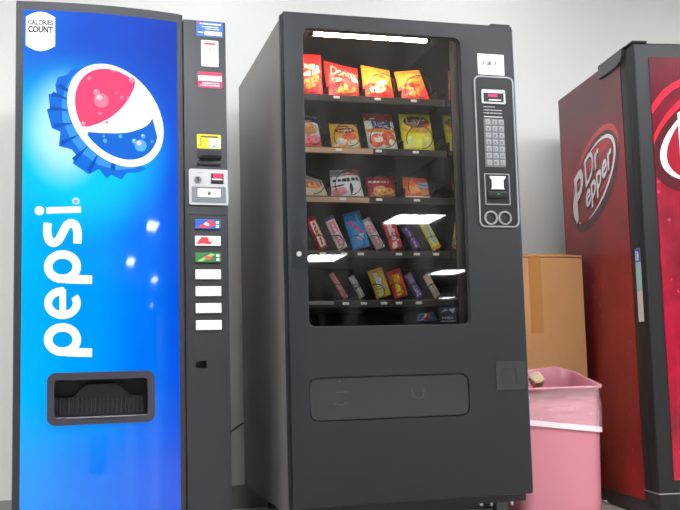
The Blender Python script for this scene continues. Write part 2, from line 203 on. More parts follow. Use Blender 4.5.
ART = {
 'ring': [(0.4732,1.4032),(0.4717,1.3819),(0.4674,1.3617),(0.4606,1.3431),(0.4512,1.3264),(0.4395,1.3119),(0.4258,1.2997),(0.4101,1.2902),(0.3929,1.2835),(0.3744,1.2796),(0.355,1.2786),(0.3349,1.2805),(0.3146,1.2854),(0.2944,1.2929),(0.2746,1.3031),(0.2555,1.3158),(0.2374,1.3307),(0.2208,1.3475),(0.2057,1.3661),(0.1925,1.386),(0.1814,1.407),(0.1725,1.4287),(0.1661,1.4507),(0.1621,1.4727),(0.1607,1.4944),(0.162,1.5153),(0.1658,1.5351),(0.1721,1.5536),(0.1809,1.5703),(0.192,1.585),(0.2052,1.5975),(0.2204,1.6074),(0.2372,1.6147),(0.2554,1.6192),(0.2746,1.6209),(0.2947,1.6195),(0.3152,1.6153),(0.3357,1.6081),(0.3559,1.5983),(0.3755,1.5858),(0.3941,1.5709),(0.4114,1.5538),(0.427,1.535),(0.4407,1.5146),(0.4523,1.4931),(0.4614,1.4708),(0.468,1.4481),(0.472,1.4254)],
 'disc': [(0.4547,1.4123),(0.4534,1.3935),(0.4497,1.3757),(0.4438,1.3593),(0.4358,1.3446),(0.4257,1.3318),(0.4139,1.3211),(0.4004,1.3127),(0.3855,1.3067),(0.3696,1.3033),(0.3528,1.3024),(0.3355,1.3041),(0.3179,1.3083),(0.3004,1.315),(0.2833,1.3239),(0.2668,1.3351),(0.2512,1.3482),(0.2367,1.3631),(0.2237,1.3795),(0.2123,1.3971),(0.2026,1.4156),(0.195,1.4348),(0.1894,1.4543),(0.186,1.4737),(0.1848,1.4928),(0.1859,1.5113),(0.1892,1.5288),(0.1947,1.5451),(0.2023,1.5598),(0.212,1.5728),(0.2234,1.5837),(0.2365,1.5925),(0.251,1.5989),(0.2668,1.6028),(0.2835,1.6042),(0.3008,1.603),(0.3184,1.5992),(0.3362,1.5928),(0.3536,1.5841),(0.3705,1.573),(0.3865,1.5599),(0.4014,1.5449),(0.4149,1.5283),(0.4267,1.5103),(0.4366,1.4913),(0.4445,1.4717),(0.4502,1.4518),(0.4536,1.4318)],
 'cap': [(0.2478,1.6192),(0.195,1.601),(0.1724,1.596),(0.1757,1.5774),(0.1596,1.5781),(0.1309,1.5677),(0.1549,1.5505),(0.1422,1.5429),(0.1231,1.5417),(0.1455,1.521),(0.1327,1.5117),(0.1026,1.5116),(0.1329,1.4846),(0.1266,1.4707),(0.0973,1.4607),(0.1315,1.4414),(0.1347,1.4222),(0.1127,1.3992),(0.1492,1.3825),(0.1588,1.3661),(0.1351,1.3399),(0.1749,1.3298),(0.1909,1.3103),(0.1782,1.2846),(0.2166,1.2894),(0.2311,1.2747),(0.2295,1.2494),(0.2617,1.2674),(0.286,1.2361),(0.3089,1.2589),(0.3334,1.2351),(0.3515,1.2586),(0.3887,1.2616),(0.4162,1.2754),(0.3418,1.3111),(0.2196,1.4163),(0.1951,1.5599)],
 'skirt': [(0.2274,1.6092),(0.1773,1.5741),(0.155,1.5318),(0.1432,1.4844),(0.1458,1.4253),(0.1675,1.3716),(0.2077,1.3185),(0.2601,1.2809),(0.317,1.266),(0.3829,1.2742),(0.3171,1.3102),(0.2196,1.4163),(0.1951,1.5599)],
 'red': [(0.2072,1.4063),(0.2026,1.4156),(0.1986,1.4252),(0.195,1.4348),(0.1919,1.4445),(0.1894,1.4543),(0.1874,1.464),(0.186,1.4737),(0.1851,1.4833),(0.1848,1.4928),(0.1851,1.5022),(0.1859,1.5113),(0.1873,1.5202),(0.1892,1.5288),(0.1917,1.5371),(0.1947,1.5451),(0.1983,1.5527),(0.2023,1.5598),(0.2069,1.5665),(0.212,1.5728),(0.2175,1.5785),(0.2234,1.5837),(0.2298,1.5884),(0.2365,1.5925),(0.2436,1.596),(0.251,1.5989),(0.2588,1.6012),(0.2668,1.6028),(0.275,1.6038),(0.2835,1.6042),(0.292,1.6039),(0.3008,1.603),(0.3096,1.6014),(0.3184,1.5992),(0.3273,1.5963),(0.3362,1.5928),(0.3449,1.5888),(0.3536,1.5841),(0.3622,1.5788),(0.3705,1.573),(0.3787,1.5667),(0.3756,1.5478),(0.3655,1.5249),(0.3555,1.5048),(0.3455,1.4904),(0.3356,1.4761),(0.3256,1.4657),(0.3157,1.4561),(0.3058,1.4466),(0.296,1.439),(0.2862,1.4333),(0.2764,1.4277),(0.2666,1.4221),(0.2568,1.4171),(0.2471,1.4135),(0.2374,1.4098),(0.2277,1.4062)],
 'blue': [(0.4518,1.3844),(0.4497,1.3757),(0.4471,1.3673),(0.4438,1.3593),(0.4401,1.3518),(0.4358,1.3446),(0.431,1.338),(0.4257,1.3318),(0.42,1.3262),(0.4139,1.3211),(0.4073,1.3166),(0.4004,1.3127),(0.3931,1.3094),(0.3855,1.3067),(0.3777,1.3047),(0.3696,1.3033),(0.3613,1.3025),(0.3528,1.3024),(0.3442,1.3029),(0.3355,1.3041),(0.3267,1.3059),(0.3179,1.3083),(0.3092,1.3113),(0.3004,1.315),(0.2918,1.3192),(0.2833,1.3239),(0.2749,1.3293),(0.2668,1.3351),(0.2588,1.3414),(0.2512,1.3482),(0.2438,1.3555),(0.2367,1.3631),(0.23,1.3711),(0.2237,1.3795),(0.2277,1.3892),(0.2374,1.3887),(0.2471,1.3882),(0.2568,1.3878),(0.2666,1.3873),(0.2764,1.3875),(0.2861,1.3878),(0.2959,1.388),(0.3058,1.3883),(0.3156,1.3886),(0.3255,1.3897),(0.3354,1.391),(0.3453,1.3923),(0.3552,1.3936),(0.3651,1.3965),(0.3751,1.4003),(0.3851,1.4041),(0.3951,1.4079),(0.4051,1.4134),(0.4152,1.4205),(0.4253,1.4298),(0.4355,1.4477)],
 'drops': [(0.2682,1.4958,0.0244),(0.2535,1.5224,0.0109),(0.3957,1.3519,0.0202),(0.4042,1.3841,0.0076),(0.375,1.3656,0.0084),(0.2315,1.5708,0.0059),(0.334,1.5099,0.0059),(0.3547,1.5094,0.005),(0.3674,1.5726,0.0101),(0.3052,1.5972,0.005),(0.2115,1.4159,0.0076),(0.2862,1.4239,0.005),(0.2641,1.4527,0.0059),(0.2804,1.3614,0.0067),(0.3296,1.379,0.0067),(0.4334,1.3682,0.0042),(0.2275,1.5662,0.0042),(0.2764,1.3765,0.0042),(0.3175,1.5245,0.0042)],
 'letters': [[(0.1796,0.7153),(0.1793,0.7117),(0.205,0.7063),(0.2057,0.7148)],[(0.1793,0.7117),(0.1783,0.7082),(0.2027,0.6981),(0.205,0.7063)],[(0.1783,0.7082),(0.1767,0.7047),(0.1991,0.6905),(0.2027,0.6981)],[(0.1767,0.7047),(0.1744,0.7014),(0.1943,0.6836),(0.1991,0.6905)],[(0.1744,0.7014),(0.1714,0.6984),(0.1883,0.6776),(0.1943,0.6836)],[(0.1714,0.6984),(0.1678,0.6957),(0.1815,0.6726),(0.1883,0.6776)],[(0.1678,0.6957),(0.1636,0.6936),(0.174,0.6688),(0.1815,0.6726)],[(0.1636,0.6936),(0.159,0.692),(0.166,0.666),(0.174,0.6688)],[(0.159,0.692),(0.154,0.691),(0.1576,0.6644),(0.166,0.666)],[(0.154,0.691),(0.149,0.6908),(0.1491,0.664),(0.1576,0.6644)],[(0.149,0.6908),(0.1439,0.6912),(0.1405,0.6648),(0.1491,0.664)],[(0.1439,0.6912),(0.139,0.6924),(0.1322,0.6668),(0.1405,0.6648)],[(0.139,0.6924),(0.1344,0.6942),(0.1242,0.6699),(0.1322,0.6668)],[(0.1344,0.6942),(0.1302,0.6965),(0.1167,0.6741),(0.1242,0.6699)],[(0.1302,0.6965),(0.1266,0.6993),(0.11,0.6793),(0.1167,0.6741)],[(0.1266,0.6993),(0.1236,0.7024),(0.1041,0.6855),(0.11,0.6793)],[(0.1236,0.7024),(0.1213,0.7058),(0.0993,0.6926),(0.1041,0.6855)],[(0.1213,0.7058),(0.1196,0.7093),(0.0957,0.7003),(0.0993,0.6926)],[(0.1196,0.7093),(0.1187,0.7128),(0.0934,0.7085),(0.0957,0.7003)],[(0.1187,0.7128),(0.1183,0.7164),(0.0927,0.7169),(0.0934,0.7085)],[(0.1183,0.7164),(0.1186,0.72),(0.0933,0.7253),(0.0927,0.7169)],[(0.1186,0.72),(0.1196,0.7235),(0.0955,0.7334),(0.0933,0.7253)],[(0.1196,0.7235),(0.1212,0.7269),(0.099,0.741),(0.0955,0.7334)],[(0.1212,0.7269),(0.1235,0.7302),(0.1038,0.7479),(0.099,0.741)],[(0.1235,0.7302),(0.1264,0.7333),(0.1096,0.7539),(0.1038,0.7479)],[(0.1264,0.7333),(0.13,0.7359),(0.1163,0.7589),(0.1096,0.7539)],[(0.13,0.7359),(0.1342,0.7381),(0.1238,0.7629),(0.1163,0.7589)],[(0.1342,0.7381),(0.1388,0.7397),(0.1317,0.7657),(0.1238,0.7629)],[(0.1388,0.7397),(0.1437,0.7407),(0.1401,0.7674),(0.1317,0.7657)],[(0.1437,0.7407),(0.1488,0.741),(0.1487,0.7678),(0.1401,0.7674)],[(0.1488,0.741),(0.1539,0.7405),(0.1572,0.7671),(0.1487,0.7678)],[(0.1539,0.7405),(0.1588,0.7394),(0.1656,0.7652),(0.1572,0.7671)],[(0.1588,0.7394),(0.1634,0.7376),(0.1737,0.7622),(0.1656,0.7652)],[(0.1634,0.7376),(0.1676,0.7353),(0.1813,0.758),(0.1737,0.7622)],[(0.1676,0.7353),(0.1713,0.7325),(0.1881,0.7527),(0.1813,0.758)],[(0.1713,0.7325),(0.1743,0.7294),(0.1941,0.7465),(0.1881,0.7527)],[(0.1743,0.7294),(0.1766,0.726),(0.199,0.7394),(0.1941,0.7465)],[(0.1766,0.726),(0.1783,0.7225),(0.2027,0.7316),(0.199,0.7394)],[(0.1783,0.7225),(0.1793,0.7189),(0.2049,0.7233),(0.2027,0.7316)],[(0.1793,0.7189),(0.1796,0.7153),(0.2057,0.7148),(0.2049,0.7233)],[(0.1594,0.6625),(0.1961,0.6607),(0.1967,0.6876),(0.16,0.6893)],[(0.1961,0.6607),(0.2393,0.6587),(0.2399,0.6857),(0.1967,0.6876)],[(0.1789,0.9481),(0.1786,0.9445),(0.2045,0.9396),(0.2052,0.9482)],[(0.1786,0.9445),(0.1776,0.9409),(0.2022,0.9312),(0.2045,0.9396)],[(0.1776,0.9409),(0.176,0.9373),(0.1986,0.9234),(0.2022,0.9312)],[(0.176,0.9373),(0.1736,0.9339),(0.1937,0.9163),(0.1986,0.9234)],[(0.1736,0.9339),(0.1706,0.9308),(0.1877,0.91),(0.1937,0.9163)],[(0.1706,0.9308),(0.167,0.928),(0.1809,0.9048),(0.1877,0.91)],[(0.167,0.928),(0.1628,0.9257),(0.1733,0.9007),(0.1809,0.9048)],[(0.1628,0.9257),(0.1581,0.924),(0.1652,0.8977),(0.1733,0.9007)],[(0.1581,0.924),(0.1532,0.9229),(0.1568,0.8959),(0.1652,0.8977)],[(0.1532,0.9229),(0.148,0.9225),(0.1481,0.8954),(0.1568,0.8959)],[(0.148,0.9225),(0.1429,0.9229),(0.1396,0.896),(0.1481,0.8954)],[(0.1429,0.9229),(0.138,0.9239),(0.1311,0.8978),(0.1396,0.896)],[(0.138,0.9239),(0.1333,0.9256),(0.1231,0.9007),(0.1311,0.8978)],[(0.1333,0.9256),(0.1291,0.9279),(0.1156,0.9048),(0.1231,0.9007)],[(0.1291,0.9279),(0.1255,0.9306),(0.1088,0.91),(0.1156,0.9048)],[(0.1255,0.9306),(0.1225,0.9338),(0.1029,0.9161),(0.1088,0.91)],[(0.1225,0.9338),(0.1201,0.9371),(0.098,0.9232),(0.1029,0.9161)],[(0.1201,0.9371),(0.1185,0.9406),(0.0944,0.9309),(0.098,0.9232)],[(0.1185,0.9406),(0.1175,0.9442),(0.0921,0.9392),(0.0944,0.9309)],[(0.1175,0.9442),(0.1172,0.9478),(0.0913,0.9477),(0.0921,0.9392)],[(0.1172,0.9478),(0.1175,0.9515),(0.092,0.9563),(0.0913,0.9477)],[(0.1175,0.9515),(0.1184,0.9551),(0.0942,0.9646),(0.092,0.9563)],[(0.1184,0.9551),(0.12,0.9586),(0.0977,0.9724),(0.0942,0.9646)],[(0.12,0.9586),(0.1223,0.962),(0.1025,0.9795),(0.0977,0.9724)],[(0.1223,0.962),(0.1253,0.9651),(0.1084,0.9857),(0.1025,0.9795)],[(0.1253,0.9651),(0.1289,0.9679),(0.1151,0.991),(0.1084,0.9857)],[(0.1289,0.9679),(0.1331,0.9703),(0.1226,0.9952),(0.1151,0.991)],[(0.1331,0.9703),(0.1378,0.972),(0.1307,0.9982),(0.1226,0.9952)],[(0.1378,0.972),(0.1427,0.9731),(0.1391,1.0001),(0.1307,0.9982)],[(0.1427,0.9731),(0.1478,0.9735),(0.1477,1.0008),(0.1391,1.0001)],[(0.1478,0.9735),(0.153,0.9732),(0.1564,1.0003),(0.1477,1.0008)],[(0.153,0.9732),(0.1579,0.9721),(0.1649,0.9985),(0.1564,1.0003)],[(0.1579,0.9721),(0.1626,0.9704),(0.173,0.9956),(0.1649,0.9985)],[(0.1626,0.9704),(0.1668,0.9682),(0.1806,0.9915),(0.173,0.9956)],[(0.1668,0.9682),(0.1705,0.9654),(0.1875,0.9864),(0.1806,0.9915)],[(0.1705,0.9654),(0.1735,0.9623),(0.1935,0.9802),(0.1875,0.9864)],[(0.1735,0.9623),(0.1759,0.9589),(0.1985,0.9731),(0.1935,0.9802)],[(0.1759,0.9589),(0.1776,0.9554),(0.2022,0.9652),(0.1985,0.9731)],[(0.1776,0.9554),(0.1786,0.9518),(0.2044,0.9569),(0.2022,0.9652)],[(0.1786,0.9518),(0.1789,0.9481),(0.2052,0.9482),(0.2044,0.9569)],[(0.1586,0.8941),(0.1956,0.8931),(0.1961,0.9204),(0.1591,0.9213)],[(0.1956,0.8931),(0.2391,0.8921),(0.2397,0.9195),(0.1961,0.9204)],[(0.1532,0.882),(0.1466,0.8822),(0.1473,0.8571),(0.1525,0.8569)],[(0.1466,0.8822),(0.1393,0.8816),(0.1428,0.8567),(0.1473,0.8571)],[(0.1393,0.8816),(0.1323,0.8802),(0.1384,0.8558),(0.1428,0.8567)],[(0.1323,0.8802),(0.1254,0.8779),(0.1343,0.8545),(0.1384,0.8558)],[(0.1254,0.8779),(0.119,0.8748),(0.1305,0.8526),(0.1343,0.8545)],[(0.119,0.8748),(0.113,0.8709),(0.1271,0.8504),(0.1305,0.8526)],[(0.113,0.8709),(0.1076,0.8663),(0.1241,0.8479),(0.1271,0.8504)],[(0.1076,0.8663),(0.1029,0.861),(0.1216,0.8452),(0.1241,0.8479)],[(0.1029,0.861),(0.099,0.8551),(0.1197,0.8422),(0.1216,0.8452)],[(0.099,0.8551),(0.096,0.8487),(0.1182,0.8392),(0.1197,0.8422)],[(0.096,0.8487),(0.0939,0.8419),(0.1173,0.8361),(0.1182,0.8392)],[(0.0939,0.8419),(0.093,0.8349),(0.1169,0.833),(0.1173,0.8361)],[(0.093,0.8349),(0.0931,0.8278),(0.1169,0.8299),(0.1169,0.833)],[(0.0931,0.8278),(0.0943,0.8208),(0.1175,0.8268),(0.1169,0.8299)],[(0.0943,0.8208),(0.0965,0.814),(0.1185,0.8237),(0.1175,0.8268)],[(0.0965,0.814),(0.0998,0.8076),(0.12,0.8207),(0.1185,0.8237)],[(0.0998,0.8076),(0.1038,0.8018),(0.1221,0.8177),(0.12,0.8207)],[(0.1038,0.8018),(0.1087,0.7965),(0.1246,0.815),(0.1221,0.8177)],[(0.1087,0.7965),(0.1142,0.792),(0.1277,0.8125),(0.1246,0.815)],[(0.1142,0.792),(0.1203,0.7881),(0.1312,0.8103),(0.1277,0.8125)],[(0.1203,0.7881),(0.1268,0.7851),(0.1351,0.8085),(0.1312,0.8103)],[(0.1268,0.7851),(0.1337,0.7828),(0.1393,0.8071),(0.1351,0.8085)],[(0.1337,0.7828),(0.1408,0.7814),(0.1437,0.8062),(0.1393,0.8071)],[(0.1408,0.7814),(0.148,0.7808),(0.1482,0.8059),(0.1437,0.8062)],[(0.148,0.7808),(0.1553,0.7811),(0.1527,0.8061),(0.1482,0.8059)],[(0.1553,0.7811),(0.1624,0.7822),(0.1571,0.8068),(0.1527,0.8061)],[(0.1624,0.7822),(0.1694,0.7842),(0.1613,0.808),(0.1571,0.8068)],[(0.1694,0.7842),(0.176,0.787),(0.1653,0.8097),(0.1613,0.808)],[(0.176,0.787),(0.1822,0.7906),(0.1688,0.8117),(0.1653,0.8097)],[(0.1822,0.7906),(0.1879,0.7949),(0.172,0.8142),(0.1688,0.8117)],[(0.1879,0.7949),(0.1929,0.8),(0.1746,0.8168),(0.172,0.8142)],[(0.1929,0.8),(0.1971,0.8057),(0.1767,0.8197),(0.1746,0.8168)],[(0.1971,0.8057),(0.2005,0.812),(0.1784,0.8227),(0.1767,0.8197)],[(0.2005,0.812),(0.2029,0.8188),(0.1794,0.8258),(0.1784,0.8227)],[(0.2029,0.8188),(0.2043,0.8258),(0.18,0.829),(0.1794,0.8258)],[(0.2043,0.8258),(0.2045,0.833),(0.1801,0.8321),(0.18,0.829)],[(0.2045,0.833),(0.2036,0.8402),(0.1798,0.8352),(0.1801,0.8321)],[(0.2036,0.8402),(0.2017,0.8471),(0.1789,0.8383),(0.1798,0.8352)],[(0.2017,0.8471),(0.1987,0.8537),(0.1775,0.8414),(0.1789,0.8383)],[(0.1987,0.8537),(0.1953,0.859),(0.1751,0.8451),(0.1775,0.8414)],[(0.1393,0.8761),(0.1397,0.7903),(0.1593,0.7901),(0.159,0.876)],[(0.2063,1.0218),(0.2064,1.0241),(0.1807,1.0253),(0.1806,1.023)],[(0.2064,1.0241),(0.2066,1.0273),(0.1808,1.0285),(0.1807,1.0253)],[(0.2066,1.0273),(0.2068,1.0312),(0.181,1.0323),(0.1808,1.0285)],[(0.2068,1.0312),(0.207,1.0353),(0.1812,1.0362),(0.181,1.0323)],[(0.207,1.0353),(0.2071,1.0396),(0.1813,1.0401),(0.1812,1.0362)],[(0.2071,1.0396),(0.2072,1.0434),(0.1814,1.0435),(0.1813,1.0401)],[(0.2072,1.0434),(0.2072,1.0468),(0.1814,1.0469),(0.1814,1.0435)],[(0.2072,1.0468),(0.2073,1.0502),(0.1815,1.0501),(0.1814,1.0469)],[(0.2073,1.0502),(0.2073,1.0537),(0.1815,1.0531),(0.1815,1.0501)],[(0.2073,1.0537),(0.2072,1.0575),(0.1814,1.0557),(0.1815,1.0531)],[(0.2072,1.0575),(0.2069,1.0614),(0.1812,1.0581),(0.1814,1.0557)],[(0.2069,1.0614),(0.2064,1.0654),(0.1809,1.0605),(0.1812,1.0581)],[(0.2064,1.0654),(0.2056,1.0691),(0.1804,1.063),(0.1809,1.0605)],[(0.2056,1.0691),(0.2048,1.0729),(0.1798,1.0657),(0.1804,1.063)],[(0.2048,1.0729),(0.2037,1.0768),(0.1791,1.0682),(0.1798,1.0657)],[(0.2037,1.0768),(0.2023,1.0808),(0.1784,1.0703),(0.1791,1.0682)],[(0.2023,1.0808),(0.2005,1.0849),(0.1777,1.0718),(0.1784,1.0703)],[(0.2005,1.0849),(0.1981,1.0888),(0.1773,1.0726),(0.1777,1.0718)],[(0.1981,1.0888),(0.1952,1.0923),(0.1768,1.0731),(0.1773,1.0726)],[(0.1952,1.0923),(0.192,1.0952),(0.176,1.0738),(0.1768,1.0731)],[(0.192,1.0952),(0.1886,1.0976),(0.1751,1.0745),(0.176,1.0738)],[(0.1886,1.0976),(0.185,1.0996),(0.1743,1.0749),(0.1751,1.0745)],[(0.185,1.0996),(0.1811,1.1011),(0.1737,1.0752),(0.1743,1.0749)],[(0.1811,1.1011),(0.1767,1.102),(0.1737,1.0752),(0.1737,1.0752)],[(0.1767,1.102),(0.1722,1.102),(0.174,1.0752),(0.1737,1.0752)],[(0.1722,1.102),(0.168,1.1012),(0.174,1.0751),(0.174,1.0752)],[(0.168,1.1012),(0.1641,1.0999),(0.1736,1.075),(0.174,1.0751)],[(0.1641,1.0999),(0.1606,1.0981),(0.1729,1.0746),(0.1736,1.075)],[(0.1606,1.0981),(0.1574,1.096),(0.1721,1.0741),(0.1729,1.0746)],[(0.1574,1.096),(0.1543,1.0934),(0.1714,1.0735),(0.1721,1.0741)],[(0.1543,1.0934),(0.1515,1.0903),(0.1708,1.0729),(0.1714,1.0735)],[(0.1515,1.0903),(0.1491,1.0871),(0.17,1.0718),(0.1708,1.0729)],[(0.1491,1.0871),(0.1471,1.0839),(0.169,1.0701),(0.17,1.0718)],[(0.1471,1.0839),(0.1454,1.0809),(0.1677,1.0679),(0.169,1.0701)],[(0.1454,1.0809),(0.1439,1.078),(0.1663,1.0652),(0.1677,1.0679)],[(0.1439,1.078),(0.1424,1.075),(0.1649,1.0625),(0.1663,1.0652)],[(0.1424,1.075),(0.1407,1.0717),(0.1635,1.0598),(0.1649,1.0625)],[(0.1407,1.0717),(0.1391,1.0682),(0.1622,1.0569),(0.1635,1.0598)],[(0.1391,1.0682),(0.1376,1.0647),(0.1607,1.0536),(0.1622,1.0569)],[(0.1376,1.0647),(0.1361,1.0615),(0.1592,1.0501),(0.1607,1.0536)],[(0.1361,1.0615),(0.1347,1.0584),(0.1575,1.0465),(0.1592,1.0501)],[(0.1347,1.0584),(0.1332,1.0555),(0.1557,1.043),(0.1575,1.0465)],[(0.1332,1.0555),(0.1316,1.0523),(0.154,1.0398),(0.1557,1.043)],[(0.1316,1.0523),(0.1299,1.0491),(0.1523,1.0364),(0.154,1.0398)],[(0.1299,1.0491),(0.1284,1.0461),(0.1504,1.0328),(0.1523,1.0364)],[(0.1284,1.0461),(0.127,1.0437),(0.1483,1.0291),(0.1504,1.0328)],[(0.127,1.0437),(0.1258,1.042),(0.1457,1.0254),(0.1483,1.0291)],[(0.1258,1.042),(0.1249,1.0409),(0.1427,1.0219),(0.1457,1.0254)],[(0.1249,1.0409),(0.1239,1.04),(0.1394,1.0189),(0.1427,1.0219)],[(0.1239,1.04),(0.1227,1.0392),(0.136,1.0164),(0.1394,1.0189)],[(0.1227,1.0392),(0.1217,1.0386),(0.1323,1.0144),(0.136,1.0164)],[(0.1217,1.0386),(0.1209,1.0382),(0.1283,1.0128),(0.1323,1.0144)],[(0.1209,1.0382),(0.1205,1.0381),(0.124,1.0117),(0.1283,1.0128)],[(0.1205,1.0381),(0.1207,1.0381),(0.1193,1.0115),(0.124,1.0117)],[(0.1207,1.0381),(0.121,1.0381),(0.1146,1.0122),(0.1193,1.0115)],[(0.121,1.0381),(0.1208,1.0382),(0.1103,1.0138),(0.1146,1.0122)],[(0.1208,1.0382),(0.1201,1.0385),(0.1066,1.0159),(0.1103,1.0138)],[(0.1201,1.0385),(0.1193,1.0391),(0.1032,1.0184),(0.1066,1.0159)],[(0.1193,1.0391),(0.1185,1.0399),(0.1002,1.0213),(0.1032,1.0184)],[(0.1185,1.0399),(0.118,1.0406),(0.0975,1.0247),(0.1002,1.0213)],[(0.118,1.0406),(0.1175,1.0415),(0.0952,1.0285),(0.0975,1.0247)],[(0.1175,1.0415),(0.1168,1.0429),(0.0934,1.0325),(0.0952,1.0285)],[(0.1168,1.0429),(0.1161,1.0449),(0.092,1.0364),(0.0934,1.0325)],[(0.1161,1.0449),(0.1155,1.0473),(0.091,1.0402),(0.092,1.0364)],[(0.1155,1.0473),(0.1148,1.05),(0.0901,1.044),(0.091,1.0402)],[(0.1148,1.05),(0.1143,1.0527),(0.0894,1.0478),(0.0901,1.044)],[(0.1143,1.0527),(0.1139,1.0553),(0.0888,1.0518),(0.0894,1.0478)],[(0.1139,1.0553),(0.1137,1.0582),(0.0884,1.0559),(0.0888,1.0518)],[(0.1137,1.0582),(0.1135,1.0613),(0.0882,1.06),(0.0884,1.0559)],[(0.1135,1.0613),(0.1134,1.0646),(0.0881,1.064),(0.0882,1.06)],[(0.1134,1.0646),(0.1134,1.0678),(0.0881,1.0678),(0.0881,1.064)],[(0.1134,1.0678),(0.1135,1.0707),(0.0881,1.0715),(0.0881,1.0678)],[(0.1135,1.0707),(0.1136,1.0735),(0.0883,1.0754),(0.0881,1.0715)],[(0.1136,1.0735),(0.1139,1.0765),(0.0887,1.0794),(0.0883,1.0754)],[(0.1139,1.0765),(0.1143,1.0796),(0.0892,1.083),(0.0887,1.0794)],[(0.1143,1.0796),(0.1147,1.0825),(0.0897,1.0863),(0.0892,1.083)],[(0.1147,1.0825),(0.1151,1.0851),(0.09,1.0888),(0.0897,1.0863)],[(0.1151,1.0851),(0.1154,1.0871),(0.0903,1.0906),(0.09,1.0888)],[(0.0982,1.1188),(0.2049,1.1227),(0.2045,1.1435),(0.0978,1.1394)]],
 'dot': (0.0766,1.1286,0.0145),
 'reg': (0.189,1.1605,0.0115),
}
# ================================================================ the setting
def struct(name, bm, m):
    o = link(name, bm, m); o['kind'] = 'structure'; return o
YW = 4.27
wallm = mat("wall_paint", (216, 215, 212), 0.75, bump=0.08, bscale=90)
def make_floor_mat():
    m = mat('floor_tile', (188, 182, 172), 0.32, vary=0.06, vscale=5); nt = m.node_tree; b = nt.nodes['Principled BSDF']
    tc = nt.nodes.new('ShaderNodeTexCoord'); br = nt.nodes.new('ShaderNodeTexBrick'); br.offset = 0
    br.inputs['Scale'].default_value = 1; br.inputs['Brick Width'].default_value = 0.305; br.inputs['Row Height'].default_value = 0.305
    br.inputs['Mortar Size'].default_value = 0.0015; br.inputs['Color1'].default_value = srgb(190, 184, 174); br.inputs['Color2'].default_value = srgb(182, 176, 166)
    br.inputs['Mortar'].default_value = srgb(120, 115, 108)
    nt.links.new(tc.outputs['Object'], br.inputs['Vector']); nt.links.new(br.outputs['Color'], b.inputs['Base Color']); return m
struct('floor', B(-7, 14, -31, YW+.1, -.1, 0), make_floor_mat())
struct('ceiling', B(-7, 14, -31, YW+.1, CEIL, CEIL+.1), mat('ceiling_tile', (205, 203, 198), 0.9))
struct('wall_back', B(-7, 14, YW, YW+.1, 0, CEIL), wallm)
struct('wall_left', B(-7.1, -7, -31, YW+.1, 0, CEIL), wallm)
struct('wall_right', B(14, 14.1, -31, YW+.1, 0, CEIL), wallm)
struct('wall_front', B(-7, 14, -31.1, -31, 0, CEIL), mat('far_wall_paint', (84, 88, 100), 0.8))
struct('baseboard_back', B(-7, 14, YW-.008, YW, 0, .1, .002), mat('vinyl_base', (140, 138, 139), 0.5))

# ceiling troffers
diff = mat('troffer_diffuser', (255, 255, 255), 0.5, emit=TROFFER, ecol=(244, 249, 255))
tfr = mat('troffer_frame', (225, 225, 225), 0.5)
def troffer(cx, cy, w, d, label):
    r = empty('ceiling_light', (cx, cy, CEIL), 0, label, 'ceiling light', 'ceiling lights of the room')
    po = rr(-w/2, w/2, -d/2, d/2, .002, 1); pi_ = rr(-w/2+.02, w/2-.02, -d/2+.02, d/2-.02, .002, 1)
    link('light_frame', ringprism(bmesh.new(), po, pi_, -.03, -.0005, lambda u, z, y: (u, z, y)), tfr, r)
    link('diffuser', prism(bmesh.new(), pi_, -.02, -.012, lambda u, z, y: (u, z, y)), diff, r)
    return r
ORD = ('first', 'second', 'third', 'fourth', 'fifth', 'sixth')
for i, x in enumerate((-2.6, -.1, 2.4, 4.8)):
    troffer(x, 1.7, 1.2, .6, 'white ceiling light nearest the machines, %s from the left wall' % ORD[i])
for i, x in enumerate((-1.4, 1.1, 3.6)):
    troffer(x, 1.0, 1.2, .6, 'white ceiling light in the second line, %s from the left' % ORD[i])
for i, y in enumerate((1.0, -1.4, -4.0)):  # unseen fill lights, added to brighten the machine fronts and bags
    troffer(-5.2, y, 1.2, .6, 'added fill light along the left wall, %s from the machines' % ORD[i])
    troffer(7.4, y, 1.2, .6, 'added fill light right of the middle, %s from the machines' % ORD[i])
    troffer(10.4, y, 1.2, .6, 'added fill light near the right wall, %s from the machines' % ORD[i])
troffer(.70, 3.78, .36, .3, 'added unseen lamp above the gap between the blue machine and the snack machine')  # unseen lamp added to brighten the wall in the gap
troffer(2.0, 3.72, .3, .3, 'added unseen lamp above the cardboard box and pink bin')  # unseen lamp added to light the box and bin
troffer(-3.2, -1.4, 1.2, .6, 'added fill light beside the left wall row, second line back')  # one more unseen fill light, added for brightness
for x, y, w, d, l in ((4.92, -8.75, .85, 1.1, 'ceiling light reflected high in the snack machine glass'),
                      (4.60, -14.7, .85, 1.5, 'ceiling light reflected at left in the snack machine glass'),
                      (8.75, -18.3, .8, 1.5, 'ceiling light reflected low at right in the snack machine glass'),
                      (12.3, -29.0, .6, .8, 'farthest ceiling light down the room')):
    troffer(x, y, w, d, l)

